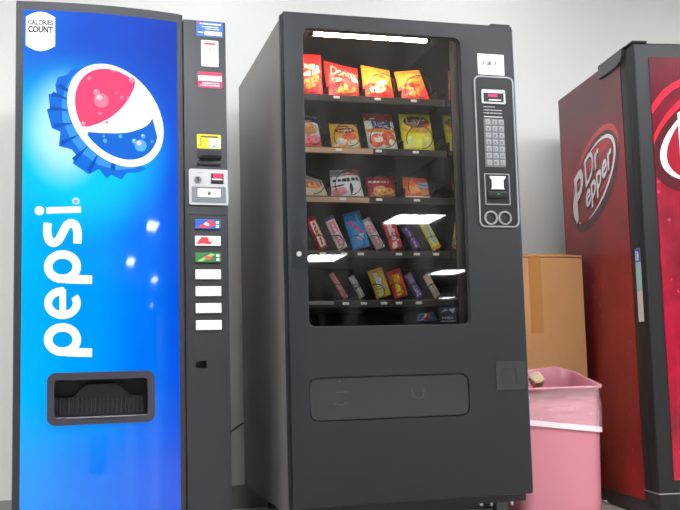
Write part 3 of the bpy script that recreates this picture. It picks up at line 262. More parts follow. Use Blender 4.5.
# ================================================================ blue drink machine
EX, EY = -0.0297, 3.2586
E = empty('drink_vending_machine', (EX, EY, 0), 0, 'tall drink vending machine with lit blue pepsi front, left of the snack machine', 'vending machine')
blk = mat('black_plastic', (32, 31, 36), 0.42, bump=0.15, bscale=400)
blk2 = mat('charcoal_panel', (35, 34, 38), 0.45, bump=0.1, bscale=300)
dark = mat('dark_recess', (30, 30, 33), 0.6)
def bulge(u): return max(0, .027*(1-((u-.2715)/.272)**2))
def es(u, z, off): return (u, -bulge(u)-off, z)
def curved_slab(x0, x1, z0, z1, yb, off, n=24, bev=0):
    bm = bmesh.new(); pts = [(x0+(x1-x0)*i/n, -bulge(x0+(x1-x0)*i/n)-off) for i in range(n+1)]
    if bev: pts[0] = (x0, pts[0][1]+bev); pts.insert(1, (x0+bev*.4, pts[1][1]+.3*bev)); pts[-1] = (x1, pts[-1][1]+bev)
    pts += [(x1, yb), (x0, yb)]
    a = [bm.verts.new((x, y, z0)) for x, y in pts]; b = [bm.verts.new((x, y, z1)) for x, y in pts]; N = len(pts)
    bm.faces.new(a[::-1]); bm.faces.new(b)
    for i in range(N): bm.faces.new((a[i], a[(i+1) % N], b[(i+1) % N], b[i]))
    return bm
link('cabinet', B(.02, .68, .075, .77, .03, 1.80, .006), mat('machine_body', (70, 68, 70), 0.5), E)
door = link('door', curved_slab(0, .543, .06, 1.822, .07, 0, 24, .006), blk, E)
PORT = rr(.120, .418, .466, .592, .014)
boolean(door, prism(bmesh.new(), PORT, -.2, .062)); shade_auto(door)
# blue backlit front with its printed colours and a tinted-in floor reflection
def blue_mat():
    m = bpy.data.materials.new('blue_print'); m.use_nodes = True; nt = m.node_tree; b = nt.nodes['Principled BSDF']; L = nt.links.new
    tc = nt.nodes.new('ShaderNodeTexCoord'); sp = nt.nodes.new('ShaderNodeSeparateXYZ'); L(tc.outputs['Object'], sp.inputs[0])
    def ramp(src, a, bb, stops):
        mr = nt.nodes.new('ShaderNodeMapRange'); mr.inputs[1].default_value = a; mr.inputs[2].default_value = bb; L(src, mr.inputs[0])
        r = nt.nodes.new('ShaderNodeValToRGB'); r.color_ramp.interpolation = 'EASE'
        for i, (p, c) in enumerate(stops):
            e = r.color_ramp.elements[i] if i < 2 else r.color_ramp.elements.new(p)
            e.position = p; e.color = c if len(c) == 4 else srgb(*c)
        L(mr.outputs[0], r.inputs[0]); return r.outputs[0]
    def mix(f, a, c):
        n = nt.nodes.new('ShaderNodeMixRGB'); L(f, n.inputs[0]); L(a, n.inputs[1])
        if isinstance(c, tuple): n.inputs[2].default_value = srgb(*c)
        else: L(c, n.inputs[2])
        return n.outputs[0]
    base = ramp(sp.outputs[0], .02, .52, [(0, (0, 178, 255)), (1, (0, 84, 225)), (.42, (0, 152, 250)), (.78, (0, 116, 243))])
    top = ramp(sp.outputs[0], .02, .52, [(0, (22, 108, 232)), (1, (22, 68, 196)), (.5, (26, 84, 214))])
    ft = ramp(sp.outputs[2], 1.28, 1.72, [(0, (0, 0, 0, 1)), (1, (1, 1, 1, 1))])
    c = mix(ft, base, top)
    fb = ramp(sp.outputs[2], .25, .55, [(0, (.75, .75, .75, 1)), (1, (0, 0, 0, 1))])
    low = ramp(sp.outputs[0], .02, .52, [(0, (30, 135, 245)), (1, (24, 84, 222)), (.5, (20, 105, 235))])  # duller foot: the floor's reflection put into the panel colour
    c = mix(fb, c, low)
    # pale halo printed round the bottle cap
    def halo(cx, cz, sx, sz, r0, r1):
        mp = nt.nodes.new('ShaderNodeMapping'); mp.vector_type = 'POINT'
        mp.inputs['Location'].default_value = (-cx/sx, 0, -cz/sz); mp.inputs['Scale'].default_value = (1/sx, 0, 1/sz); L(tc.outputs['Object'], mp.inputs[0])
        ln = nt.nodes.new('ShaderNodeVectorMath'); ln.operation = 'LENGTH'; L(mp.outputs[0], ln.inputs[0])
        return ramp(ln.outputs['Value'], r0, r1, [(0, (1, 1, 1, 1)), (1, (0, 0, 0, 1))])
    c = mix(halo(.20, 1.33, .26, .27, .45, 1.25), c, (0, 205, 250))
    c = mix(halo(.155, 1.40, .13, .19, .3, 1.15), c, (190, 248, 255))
    n = nt.nodes.new('ShaderNodeTexNoise'); n.inputs['Scale'].default_value = 9; L(tc.outputs['Object'], n.inputs['Vector'])
    hs = nt.nodes.new('ShaderNodeHueSaturation'); mr = nt.nodes.new('ShaderNodeMapRange'); mr.inputs[3].default_value = .92; mr.inputs[4].default_value = 1.08
    L(n.outputs['Fac'], mr.inputs[0]); L(mr.outputs[0], hs.inputs['Value']); L(c, hs.inputs['Color']); c = hs.outputs[0]
    dk = nt.nodes.new('ShaderNodeMixRGB'); dk.blend_type = 'MULTIPLY'; dk.inputs[0].default_value = 1; L(c, dk.inputs[1]); dk.inputs[2].default_value = (.16, .16, .16, 1)
    L(dk.outputs[0], b.inputs['Base Color']); L(c, b.inputs['Emission Color']); b.inputs['Emission Strength'].default_value = 0.8
    b.inputs['Roughness'].default_value = 0.035; return m
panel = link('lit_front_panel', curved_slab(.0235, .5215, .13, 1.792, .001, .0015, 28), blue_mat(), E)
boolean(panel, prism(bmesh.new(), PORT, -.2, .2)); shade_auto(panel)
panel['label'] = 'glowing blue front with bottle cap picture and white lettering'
def lit(name, col, e=.9, rough=.08):
    m = mat(name, col, rough, emit=e)
    m.node_tree.nodes['Principled BSDF'].inputs['Base Color'].default_value = tuple(x*.16 for x in srgb(*col)[:3])+(1,)
    return m
CUT = .02
decal('cap_picture', [ART['cap']], es, .0022, lit('print_blue', (20, 110, 220)), E, CUT)
decal('cap_picture', [ART['skirt']], es, .0027, lit('print_blue_light', (62, 150, 238)), E, CUT)
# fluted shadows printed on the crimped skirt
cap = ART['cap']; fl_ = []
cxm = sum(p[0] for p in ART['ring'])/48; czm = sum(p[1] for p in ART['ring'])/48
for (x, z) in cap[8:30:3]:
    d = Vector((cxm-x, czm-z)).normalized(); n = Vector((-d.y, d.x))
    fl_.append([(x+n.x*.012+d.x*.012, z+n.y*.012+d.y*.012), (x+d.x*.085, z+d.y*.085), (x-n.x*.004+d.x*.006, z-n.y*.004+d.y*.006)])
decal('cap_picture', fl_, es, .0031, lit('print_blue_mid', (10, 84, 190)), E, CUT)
decal('cap_emblem', [ART['ring']], es, .0036, lit('print_white', (252, 252, 255), .95), E, CUT)
decal('cap_emblem', [ART['disc']], es, .0041, lit('print_white', (252, 252, 255)), E, CUT)
decal('cap_emblem', [ART['red']], es, .0046, lit('print_red', (238, 74, 120)), E, CUT)
decal('cap_emblem', [ART['blue']], es, .0046, lit('print_deep_blue', (20, 104, 214)), E, CUT)
RED_D = []; BLU_D = []; HI = []
for x, z, r in ART['drops']:
    (BLU_D if z < 1.395 and r > 0 else RED_D).append(circ(x, z, r, 14)); HI.append(circ(x-r*.25, z+r*.4, r*.4, 8))
for q in RED_D: decal('water_drop', [q], es, .0050, lit('print_drop_pink', (246, 132, 160)), E, CUT)
for q in BLU_D: decal('water_drop', [q], es, .0050, lit('print_drop_blue', (92, 178, 238)), E, CUT)
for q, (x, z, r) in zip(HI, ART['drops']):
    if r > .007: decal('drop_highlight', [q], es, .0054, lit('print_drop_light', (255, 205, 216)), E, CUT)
dx, dz, dr_ = ART['dot']; rx, rz_, r_r = ART['reg']
decal('lettering', ART['letters']+[circ(dx, dz, dr_, 28)], es, .0026, lit('print_white', (252, 252, 255)), E, CUT, label='white lowercase lettering reading pepsi upwards')
bm_r = [circ(rx, rz_, r_r, 20)]
decal('lettering', bm_r, es, .0026, lit('print_pale', (190, 235, 250)), E, CUT)
decal('lettering', text_in('R', rx, rz_, None, r_r*1.1, pi/2, .01), es, .0030, lit('print_blue_mid', (10, 84, 190)), E)
# calories sticker
st = [(.031, 1.768)]+[(.031+.0905*i/10, 1.768+.018*sin(pi*i/10)) for i in range(1, 10)]+[(.1215, 1.768), (.1215, 1.672)]+[(.1215-.0905*i/10, 1.672-.018*sin(pi*i/10)) for i in range(1, 10)]+[(.031, 1.672)]
s1 = decal('sticker', [st], es, .0030, mat('sticker_white', (250, 250, 250), .4, emit=.12, ecol=(250, 250, 250)), E, CUT, label='white rounded CALORIES COUNT sticker at the top corner')
tx = mat('ink_dark', (48, 50, 62), .5)
decal('sticker_print', text_in('CALORIES', .0762, 1.750, .080, .018, 0, .05), es, .0003+.0030, tx, s1)
decal('sticker_print', text_in('COUNT', .0762, 1.7265, .078, .024, 0, .06), es, .0003+.0030, tx, s1)
decal('sticker_print', text_in('CHECK THEN CHOOSE', .0762, 1.692, .076, .008, 0, .005)+[rect(.038, .114, 1.7035, 1.7045)], es, .0033, mat('ink_grey', (120, 122, 132), .5), s1)
# bottle port
prt = link('dispensing_port', ringprism(bmesh.new(), rr(.1026, .437, .447, .611, .026), rr(.124, .414, .470, .588, .012), -.016, .004, lambda u, z, y: (u, y-bulge(u), z)), mat('port_frame', (50, 47, 56), .35), E)
link('port_recess', B(.112, .426, .058, .066, .458, .60), dark, prt)
link('port_flap', prism(bmesh.new(), [(.124, .47), (.414, .47), (.414, .531), (.365, .531), (.325, .571), (.225, .571), (.185, .531), (.124, .531)], .03, .05), mat('port_flap_grey', (40, 41, 46), .4), prt)
rb = bmesh.new()
for i in range(20): box(rb, .14+i*.0137, .146+i*.0137, .024, .031, .476, .527, .001, 1)
link('port_ribs', rb, mat('port_rib', (50, 51, 55), .35), prt)
lip = link('port_lip', tube(bmesh.new(), [(.13+.278*i/12, -bulge(.13+.278*i/12)-.012, .4695) for i in range(13)], .0022, 6), mat('lip_shine', (120, 116, 128), .25), prt)
# service column on the right
svc = link('service_column', B(.544, .692, .0, .08, .06, 1.808, .005), blk2, E)
boolean(svc, B(.5765, .6129, -.1, .03, .6136, .6377)); shade_auto(svc)
link('selection_frame', ringprism(bmesh.new(), rr(.557, .686, .643, 1.131, .004), rr(.560, .683, .646, 1.128, .003), -.0015, .0), mat('seam_dark', (42, 42, 47), .5), svc)
labels = ['sticker_blue', 'x']
s = decal('sticker', [rr(.589, .683, 1.7505, 1.8045, .003)], flat, .0006, mat('sticker_blue', (24, 92, 178), .4), svc, label='blue service sticker with white print')
decal('sticker_print', strokes(6, .64, 1.796, .076, .008, 0)+strokes(8, .638, 1.7855, .06, .005, 0)+strokes(8, .645, 1.778, .05, .0045, 0)+strokes(3, .605, 1.765, .02, .006, 0), flat, .0010, mat('white_ink', (240, 242, 246), .5), s)
decal('sticker_print', [rr(.618, .678, 1.756, 1.770, .003)], flat, .0010, mat('white_ink', (240, 242, 246), .5), s)
decal('sticker_print', [circ(.5955, 1.797, .0045, 12)], flat, .0012, mat('red_ink', (205, 60, 60), .5), s)
s = decal('sticker', [rr(.6055, .6655, 1.645, 1.738, .004)], flat, .0006, mat('paper_white', (214, 213, 212), .5), svc, label='white notice with a red headline')
decal('sticker_print', [rect(.616, .655, 1.722, 1.729)], flat, .0010, mat('red_ink', (205, 60, 60), .5), s)
decal('sticker_print', [[(.627, 1.690), (.632, 1.694), (.634, 1.710), (.636, 1.712), (.635, 1.700), (.631, 1.691)]], flat, .0010, tx, s)
decal('sticker_print', [rect(.616, .655, 1.68-.006*i, 1.681-.006*i) for i in range(4)], flat, .0010, mat('ink_faint', (168, 168, 174), .5), s)
s = decal('sticker', [rr(.593, .677, 1.570, 1.625, .005)], flat, .0006, mat('sticker_red', (214, 40, 84), .4), svc, label='red sticker with a white band')
decal('sticker_print', [rect(.594, .676, 1.594, 1.612)]+strokes(9, .637, 1.586, .06, .005, 0)+strokes(6, .635, 1.578, .07, .0055, 0), flat, .0010, mat('white_ink', (240, 242, 246), .5), s)
s = decal('sticker', [rr(.5878, .670, 1.3573, 1.406, .003)], flat, .0006, mat('sticker_yellow', (236, 214, 40), .4), svc, label='yellow and white bill acceptor sticker')
decal('sticker_print', [rect(.629, .668, 1.360, 1.392)], flat, .0010, mat('paper_mint', (215, 235, 228), .5), s)
decal('sticker_print', [rect(.6, .660, 1.3945, 1.4015)]+[rect(.597, .604, 1.366+.007*i, 1.3705+.007*i) for i in range(4)]+[rect(.610, .622, 1.368+.012*i, 1.369+.012*i) for i in range(2)], flat, .0010, mat('ink_olive', (96, 80, 40), .5), s)
decal('sticker_print', [[(.638, 1.362), (.654, 1.362), (.650, 1.368), (.645, 1.370)]], flat, .0013, mat('ink_green', (30, 150, 90), .5), s)
ba = link('bill_acceptor', B(.592, .671, -.014, 0, 1.322, 1.353, .003), mat('acceptor_black', (40, 40, 44), .35), svc)
link('bill_slot', B(.600, .669, -.020, -.012, 1.3275, 1.331, .001, 1), mat('pure_dark', (14, 14, 16), .4), ba)
link('bill_tray', B(.588, .668, -.008, 0, 1.300, 1.310, .002), mat('acceptor_black', (40, 40, 44), .35), ba)
silver = mat('silver_plate', (196, 196, 198), .3, metal=.35)
cp = link('coin_panel', prism(bmesh.new(), rr(.5585, .6925, 1.162, 1.2845, .006), -.006, 0), silver, svc); cp['label'] = 'silver coin panel with red display'
link('coin_return_plate', prism(bmesh.new(), rr(.567, .683, 1.170, 1.2235, .004), -.0085, -.006), mat('plate_grey', (112, 114, 122), .4), cp)
link('coin_return_button', prism(bmesh.new(), rr(.586, .665, 1.187, 1.217, .004), -.0115, -.0085), mat('button_white', (206, 206, 209), .35), cp)
link('lock', tube(bmesh.new(), [(.6255, -.0115, 1.201), (.6255, -.015, 1.201)], .006, 16), mat('lock_metal', (150, 150, 150), .3, metal=.8), cp)
link('coin_slot', tube(bmesh.new(), [(.588, -.006, 1.246), (.588, -.012, 1.246)], .012, 20), mat('lock_metal', (150, 150, 150), .3, metal=.8), cp)
link('coin_slot', B(.5865, .5895, -.0135, -.0115, 1.238, 1.254), mat('pure_dark', (14, 14, 16), .4), cp)
link('display', B(.633, .676, -.0085, -.006, 1.234, 1.270, .001, 1), mat('pure_dark', (14, 14, 16), .4), cp)
decal('display_digits', [rect(.641, .672, 1.256, 1.267)], flat, .0088, mat('led_red', (235, 30, 80), .4, emit=.9), cp)
decal('display_plate', [rect(.636, .672, 1.2475, 1.2525)], flat, .0088, mat('button_white', (206, 206, 209), .35), cp)
decal('panel_print', strokes(3, .598, 1.271, .024, .0035, 0), flat, .0064, mat('ink_grey', (120, 122, 132), .5), cp)
# selection buttons
bw = mat('button_lit', (236, 238, 240), .25, emit=.12)
for i in range(7):
    zc = 1.096-.0567*i
    b_ = link('selection_button', B(.577, .6635, -.007, 0, zc-.0165, zc+.0165, .002), mat('button_white', (206, 206, 209), .35) if i > 2 else mat('button_face_%d' % i, [(40, 90, 170), (232, 226, 226), (54, 110, 66)][i], .3), svc)
    if i == 0:
        decal('button_print', [[(.585, zc-.012), (.60, zc-.012), (.625, zc-.012), (.645, zc-.003), (.640, zc+.012), (.622, zc+.013)]], flat, .0074, mat('btn_red', (214, 52, 66), .4), b_)
        decal('button_print', [[(.606, zc-.001), (.622, zc-.007), (.626, zc+.001), (.614, zc+.006)]], flat, .0077, mat('white_ink', (240, 242, 246), .5), b_)
        for dz in (-.011, .002): decal('button_print', [rect(.648, .658, zc+dz, zc+dz+.008)], flat, .0077, mat('white_ink', (240, 242, 246), .5), b_)
    elif i == 1:
        decal('button_print', [[(.580, zc-.012), (.602, zc-.010), (.63, zc-.012), (.637, zc+.004), (.617, zc+.012), (.598, zc+.013)]], flat, .0074, mat('btn_red', (214, 52, 66), .4), b_)
        decal('button_print', [circ(.628, zc+.003, .006, 12)], flat, .0077, mat('white_ink', (240, 242, 246), .5), b_)
    elif i == 2:
        decal('button_print', [[(.583, zc-.012), (.60, zc-.013), (.645, zc+.010), (.630, zc+.014)]], flat, .0074, mat('btn_lime', (142, 190, 96), .4), b_)
        decal('button_print', [[(.605, zc-.003), (.628, zc-.008), (.634, zc+.002), (.615, zc+.007)]], flat, .0077, mat('btn_red2', (205, 84, 74), .4), b_)
        for dz in (-.011, .002): decal('button_print', [rect(.648, .658, zc+dz, zc+dz+.008)], flat, .0074, mat('white_ink', (240, 242, 246), .5), b_)
    else:
        decal('button_print', [rect(.585, .655, zc+.001, zc+.0022)], flat, .0074, mat('ink_faint', (168, 168, 174), .5), b_)
for x in (.07, .62):
    for y in (.12, .70): link('foot', tube(bmesh.new(), [(x, y, 0), (x, y, .035)], .022, 14), dark, E)
# power cord between the two machines
cordp = [(.60, 4.19, .25), (.68, 4.20, .262), (.76, 4.18, .29), (.80, 4.16, .315), (.84, 4.15, .338), (.90, 4.18, .37), (.95, 4.22, .36)]
cc = link('power_cord', tube(bmesh.new(), cordp, .0038, 8), mat('cord_black', (34, 34, 36), .45), smooth=True)
tag(cc, 'thin black power cord running between the blue drink machine and the snack machine', 'cord')
# ================================================================ snack machine
SX, SY, SA = 0.8420, 3.1583, -0.04746
S = empty('snack_vending_machine', (SX, SY, 0), SA, 'tall charcoal snack vending machine with glass window and shelves of snacks', 'vending machine')
H = 1.83
sk = mat('cabinet_sheen_paint', (108, 103, 100), 0.40, spec=.5, bump=0.1, bscale=500)  # lighter than the door: the side's sheen is put into the colour
sd = mat('snack_door_paint', (29, 29, 32), 0.5, spec=.35, bump=0.15, bscale=500)
cab = link('cabinet', B(.001, .858, .062, .950, .117, 1.826, .004), sk, S)
boolean(cab, B(.050, .634, -.1, .80,   .715, 1.815)); shade_auto(cab)
inn = mat('liner_dark', (34, 31, 29), .5)
lin = bmesh.new()
box(lin, .050, .053, .063, .80, .715, 1.815); box(lin, .053, .632, .797, .80, .715, 1.815); box(lin, .053, .632, .063, .80, 1.812, 1.815)
link('interior_liner', lin, inn, S)
ml = link('side_liner', B(.6310, .6335, .063, .797, .716, 1.812), mat('glossy_liner', (190, 184, 176), .06, metal=1), S); ml['label'] = 'shiny dark right inner wall'
link('interior_floor', prism(bmesh.new(), [(.063, .716), (.79, .716), (.79, .80), (.30, .80), (.063, .735)], .053, .631, lambda u, z, y: (y, u, z)), mat('navy_chute', (26, 32, 52), .25), S)
WIN = rr(.066, .651, .738, 1.772, .025)
dr = link('door', B(0, .859, 0, .055, .148, H, .006, 2), sd, S)
boolean(dr, prism(bmesh.new(), WIN, -.1, .2))
boolean(dr, prism(bmesh.new(), rr(.058, .659, .730, 1.806, .02), .018, .2))
boolean(dr, prism(bmesh.new(), rr(.0637, .634, .426, .572, .03), -.1, .010)); shade_auto(dr)
link('hinge_strip', B(-.003, .001, .030, .056, .15, 1.828, .001, 1), mat('seam_black', (30, 30, 34), .5), dr)
link('window_gasket', ringprism(bmesh.new(), WIN, rr(.0705, .6465, .7425, 1.7675, .021), .006, .018), mat('gasket', (44, 44, 48), .4), dr)
# glass pane
gm = bpy.data.materials.new('pane_glass'); gm.use_nodes = True; nt = gm.node_tree; nt.nodes.remove(nt.nodes['Principled BSDF'])
tr = nt.nodes.new('ShaderNodeBsdfTransparent'); tr.inputs[0].default_value = (.98, .98, .98, 1)
gl = nt.nodes.new('ShaderNodeBsdfGlossy'); gl.inputs['Roughness'].default_value = .015
df = nt.nodes.new('ShaderNodeBsdfDiffuse'); df.inputs[0].default_value = (.7, .7, .7, 1)
fr = nt.nodes.new('ShaderNodeFresnel'); fr.inputs[0].default_value = 1.55
mul = nt.nodes.new('ShaderNodeMath'); mul.operation = 'MULTIPLY'; mul.inputs[1].default_value = 1.0; mul.use_clamp = True
mx = nt.nodes.new('ShaderNodeMixShader'); mx2 = nt.nodes.new('ShaderNodeMixShader')
# faint smears on the glass
tc = nt.nodes.new('ShaderNodeTexCoord'); mp = nt.nodes.new('ShaderNodeMapping'); mp.inputs['Scale'].default_value = (1, 1, .35); mp.inputs['Rotation'].default_value = (0, .6, 0)
nz = nt.nodes.new('ShaderNodeTexNoise'); nz.inputs['Scale'].default_value = 14; nz.inputs['Detail'].default_value = 6
mr = nt.nodes.new('ShaderNodeMapRange'); mr.inputs[1].default_value = .45; mr.inputs[2].default_value = .8; mr.inputs[3].default_value = 0.0; mr.inputs[4].default_value = .022
L = nt.links.new
L(tc.outputs['Object'], mp.inputs[0]); L(mp.outputs[0], nz.inputs['Vector']); L(nz.outputs['Fac'], mr.inputs[0])
L(fr.outputs[0], mul.inputs[0]); L(mul.outputs[0], mx.inputs[0]); L(tr.outputs[0], mx.inputs[1]); L(gl.outputs[0], mx.inputs[2])
L(mr.outputs[0], mx2.inputs[0]); L(mx.outputs[0], mx2.inputs[1]); L(df.outputs[0], mx2.inputs[2])
L(mx2.outputs[0], nt.nodes['Material Output'].inputs[0])
link('glass_pane', B(.070, .647, .014, .0145, .742, 1.768), gm, dr)
# strip lamp
lp = link('strip_lamp', B(.105, .575, .082, .092, 1.778, 1.808, .003), mat('lamp_tray', (190, 180, 165), .35), S)
link('lamp_tube', tube(bmesh.new(), [(.122, .066, 1.782), (.545, .066, 1.782)], .0115, 12), mat('tube_light', (255, 236, 205), .5, emit=75, ecol=(255, 224, 180)), lp)
link('lamp_holder', B(.106, .122, .056, .085, 1.768, 1.796, .002), inn, lp); link('lamp_holder', B(.545, .561, .056, .085, 1.768, 1.796, .002), inn, lp)
# trays
TR = [(1.578, 4), (1.387, 4), (1.210, 4), (1.014, 7), (.839, 7)]
wire = mat('coil_wire', (60, 60, 62), .3, metal=.8)
tagm = mat('tag_white', (235, 235, 232), .5, emit=.08)
tags = [[.214, .368, .507], [.217, .366, .507], [.227, .362, .505], [.149, .227, .288, .430, .498, .571], [.228, .294, .368, .424, .499]]
cols4 = [.125, .262, .400, .540]; cols7 = [.145, .210, .285, .355, .430, .505, .580]
def coil(R, z0, x):
    pts = []; turns = 9; n = 18
    for i in range(turns*n+1):
        t = 2*pi*i/n; pts.append((x+R*sin(t), .128+.052*i/n, z0+R+.004-R*cos(t)))
    return tube(bmesh.new(), pts, .0016, 5)
for i, (z, n) in enumerate(TR):
    t = link('tray', B(.056, .629, .125, .70, z-.012, z-.001, .001, 1), mat('tray_metal', (44, 41, 39), .4, metal=.3), S)
    link('price_rail', B(.056, .629, .113, .125, z-.030, z-.004, .002, 1), mat('rail_dark', (38, 35, 34), .4), t)
    if i in (1, 2):
        r_ = link('price_strip', B(.060, .345 if i == 1 else .325, .1105, .1135, z-.026, z-.008), mat('strip_tan', (196, 160, 128), .5), t); r_['label'] = 'tan price strip'
    for x in tags[i]: link('price_tag', B(x-.0115, x+.0115, .107, .1125, z-.019, z-.010, .001, 1), tagm, t)
    for k, x in enumerate(cols4 if n == 4 else cols7):
        R = .046 if n == 4 else .027
        link('coil', coil(R, z, x), wire, t, smooth=True)
    if n == 4:
        for x in (.055, .193, .332, .471, .610):
            if .1 < x: link('divider', B(x-.001, x+.001, .14, .68, z-.001, z+.035), mat('tray_metal', (44, 41, 39), .4, metal=.3), t)
    if i == 4: link('clear_label_holder', B(.075, .185, .108, .112, z-.018, z-.006, .001, 1), mat('clear_holder', (150, 154, 158), .15), t)
# pale reflection in the glass, built as a small sign in the chute
s = link('reflection_sign', B(.560, .628, .075, .077, .752, .806), mat('reflection_navy', (24, 34, 66), .4), S)
decal('reflection_marks', strokes(3, .594, .768, .045, .012, 0)+[[(.566, .786), (.585, .801), (.598, .795), (.58, .79)], [(.60, .80), (.622, .80), (.615, .785), (.603, .79)], rect(.566, .622, .755, .7575)], lambda u, z, o: (u, .075-o, z), .0006, mat('reflection_pale', (190, 205, 225), .4), s)
# door controls
plate = link('control_panel', prism(bmesh.new(), rr(.697, .852, 1.084, 1.637, .022), -.002, 0), mat('control_black', (27, 27, 30), .35), dr)
link('panel_trim', ringprism(bmesh.new(), rr(.697, .852, 1.084, 1.637, .022), rr(.7025, .8465, 1.0895, 1.6315, .018), -.0045, -.001), mat('trim_silver', (158, 158, 162), .3, metal=.5), plate)
dsp = link('display_frame', ringprism(bmesh.new(), rr(.7245, .8165, 1.534, 1.586, .005), rr(.731, .810, 1.540, 1.580, .003), -.007, -.001), silver, plate)
link('display', B(.729, .812, -.0045, -.002, 1.538, 1.582), mat('pure_dark', (14, 14, 16), .4), dsp)
decal('display_digits', [rect(.752, .785, 1.5595, 1.5695)], flat, .0049, mat('led_red', (235, 30, 80), .4, emit=.9), dsp)
decal('panel_print', [rect(.733, .808, 1.5745, 1.579), rect(.752, .800, 1.5465, 1.550)], flat, .0049, mat('white_ink', (240, 242, 246), .5), dsp)
decal('panel_print', strokes(7, .753, 1.5225, .046, .004, 0)+strokes(8, .768, 1.511, .074, .005, 0)+strokes(8, .768, 1.5, .074, .005, 0)+[rect(.731, .803, 1.4965-.0125, 1.4965-.0085)], flat, .0024, mat('ink_silver', (186, 186, 190), .4), plate)
kp = link('keypad', prism(bmesh.new(), rr(.729, .8085, 1.3025, 1.479, .003), -.004, -.002), mat('keypad_grey', (110, 110, 114), .35, metal=.3), plate)
chars = '1234567890ABCDEFGHJKL'
for r0 in range(7):
    for c0 in range(3):
        x = .7435+c0*.0258; z = 1.4655-r0*.0247
        k = link('key', B(x-.0105, x+.0105, -.007, -.004, z-.0098, z+.0098, .002), mat('key_silver', (150, 150, 153), .3, metal=.4), kp)
        decal('key_print', text_in(chars[r0*3+c0], x, z, None, .010, 0, .01), flat, .0073, tx, k)
bv = link('bill_validator', ringprism(bmesh.new(), rr(.7225, .820, 1.165, 1.2785, .003), rr(.726, .8165, 1.1685, 1.275, .002), -.0045, -.001), mat('trim_silver', (158, 158, 162), .3, metal=.5), plate)
link('validator_face', prism(bmesh.new(), [(.742, 1.268), (.804, 1.268), (.801, 1.260), (.794, 1.255), (.794, 1.226), (.799, 1.221), (.745, 1.221), (.750, 1.226), (.750, 1.255), (.744, 1.260)], -.008, -.002), mat('button_white', (206, 206, 209), .35), bv)
link('bill_slot', B(.7315, .813, -.010, -.002, 1.190, 1.212, .002), mat('pure_dark', (14, 14, 16), .4), bv)
decal('slot_light', [rect(.768, .777, 1.201, 1.205)], flat, .0103, mat('led_green', (30, 150, 80), .4, emit=.4), bv)
for x in (.7405, .7945):
    cr = link('coin_ring', ringprism(bmesh.new(), circ(x, 1.1175, .0255, 28), circ(x, 1.1175, .0195, 28), -.009, -.002), mat('trim_silver', (158, 158, 162), .3, metal=.5), plate, smooth=False)
    link('coin_cup', tube(bmesh.new(), [(x, -.004, 1.1175), (x, -.002, 1.1175)], .0195, 24), mat('pure_dark', (14, 14, 16), .4), cr)
    link('coin_knob', tube(bmesh.new(), [(x-.004, -.006, 1.117), (x-.004, -.003, 1.117)], .011, 16), mat('acceptor_black', (40, 40, 44), .35), cr)
s = link('notice_card', B(.7165, .8195, -.0018, 0, 1.642, 1.719), mat('paper_white', (214, 213, 212), .5), dr); s['label'] = 'white paper notice above the keypad'
sf = lambda u, z, o: (u, -.0018-o, z)
decal('card_print', text_in('1 & 1 .', .768, 1.685, .068, .016, 0, .03, .3), sf, .0004, tx, s)
decal('card_print', [rect(.735, .802, 1.7045, 1.7055), rect(.730, .807, 1.6705, 1.6735), rect(.735, .802, 1.655, 1.656)], sf, .0004, mat('ink_faint', (168, 168, 174), .5), s)
lk = link('door_lock', prism(bmesh.new(), rr(.018, .0525, .942, 1.031, .002), -.003, 0), mat('lock_plate', (18, 18, 20), .4), dr)
link('lock_cylinder', tube(bmesh.new(), [(.0375, -.002, .986), (.0375, -.009, .986)], .0085, 18), mat('lock_bright', (205, 200, 195), .3, metal=.5), lk)
fl = link('delivery_flap', prism(bmesh.new(), rr(.067, .631, .430, .569, .028), .004, .010), mat('flap_charcoal', (38, 38, 40), .4), dr)
def mark(pts, w): # thin scuffs rubbed into the flap
    out = []
    for (a, b_) in zip(pts, pts[1:]):
        d = Vector((b_[0]-a[0], b_[1]-a[1])).normalized(); n = Vector((-d.y, d.x))*w/2
        out.append([(a[0]+n.x, a[1]+n.y), (b_[0]+n.x, b_[1]+n.y), (b_[0]-n.x, b_[1]-n.y), (a[0]-n.x, a[1]-n.y)])
    return out
for sc_, w_ in (([(.155, .52), (.20, .522)], .003), ([(.15, .485), (.175, .478), (.195, .486)], .003), ([(.168, .552), (.172, .562)], .004), ([(.425, .525), (.428, .50), (.445, .49), (.465, .495), (.47, .525)], .003)):
    decal('scuff', mark(sc_, w_), lambda u, z, o: (u, .004-o, z), .0005, mat('scuff_grey', (64, 64, 67), .5), fl)
cv = link('cover_plate', prism(bmesh.new(), rr(.737, .850, .509, .609, .004), -.002, 0), mat('plate_charcoal', (40, 41, 44), .45), dr)
link('cover_knockout', ringprism(bmesh.new(), rr(.757, .814, .529, .583, .002), rr(.760, .811, .532, .580, .001), -.0035, -.001), mat('seam_black', (30, 30, 34), .5), cv)
link('top_latch', B(.775, .852, .002, .05, 1.828, 1.836, .002), sd, dr)
link('edge_guard', B(.8585, .8605, .004, .052, .16, 1.82), mat('guard_blue', (70, 82, 105), .4), dr)
lg = mat('leg_grey', (74, 73, 76), .4, metal=.2)
for x in (.10, .775):
    for y in (.10, .86):
        l_ = link('leg', B(x-.022, x+.022, y-.022, y+.022, .03, .118, .003), lg, S)
        link('leveling_foot', tube(bmesh.new(), [(x, y, 0), (x, y, .012), (x, y, .013), (x, y, .031)], [.026, .024, .010, .010], 16), mat('foot_metal', (190, 188, 184), .3, metal=.7), l_)
link('dark_underside_strip', B(.002, .857, .058, .063, .117, .152), mat('rail_brown', (30, 26, 25), .5), S)  # added dark strip standing in for the dark underside below the door
link('base_rail', B(.05, .80, .14, .18, .085, .118, .002), mat('rail_brown', (30, 26, 25), .5), S)
br_ = bmesh.new()
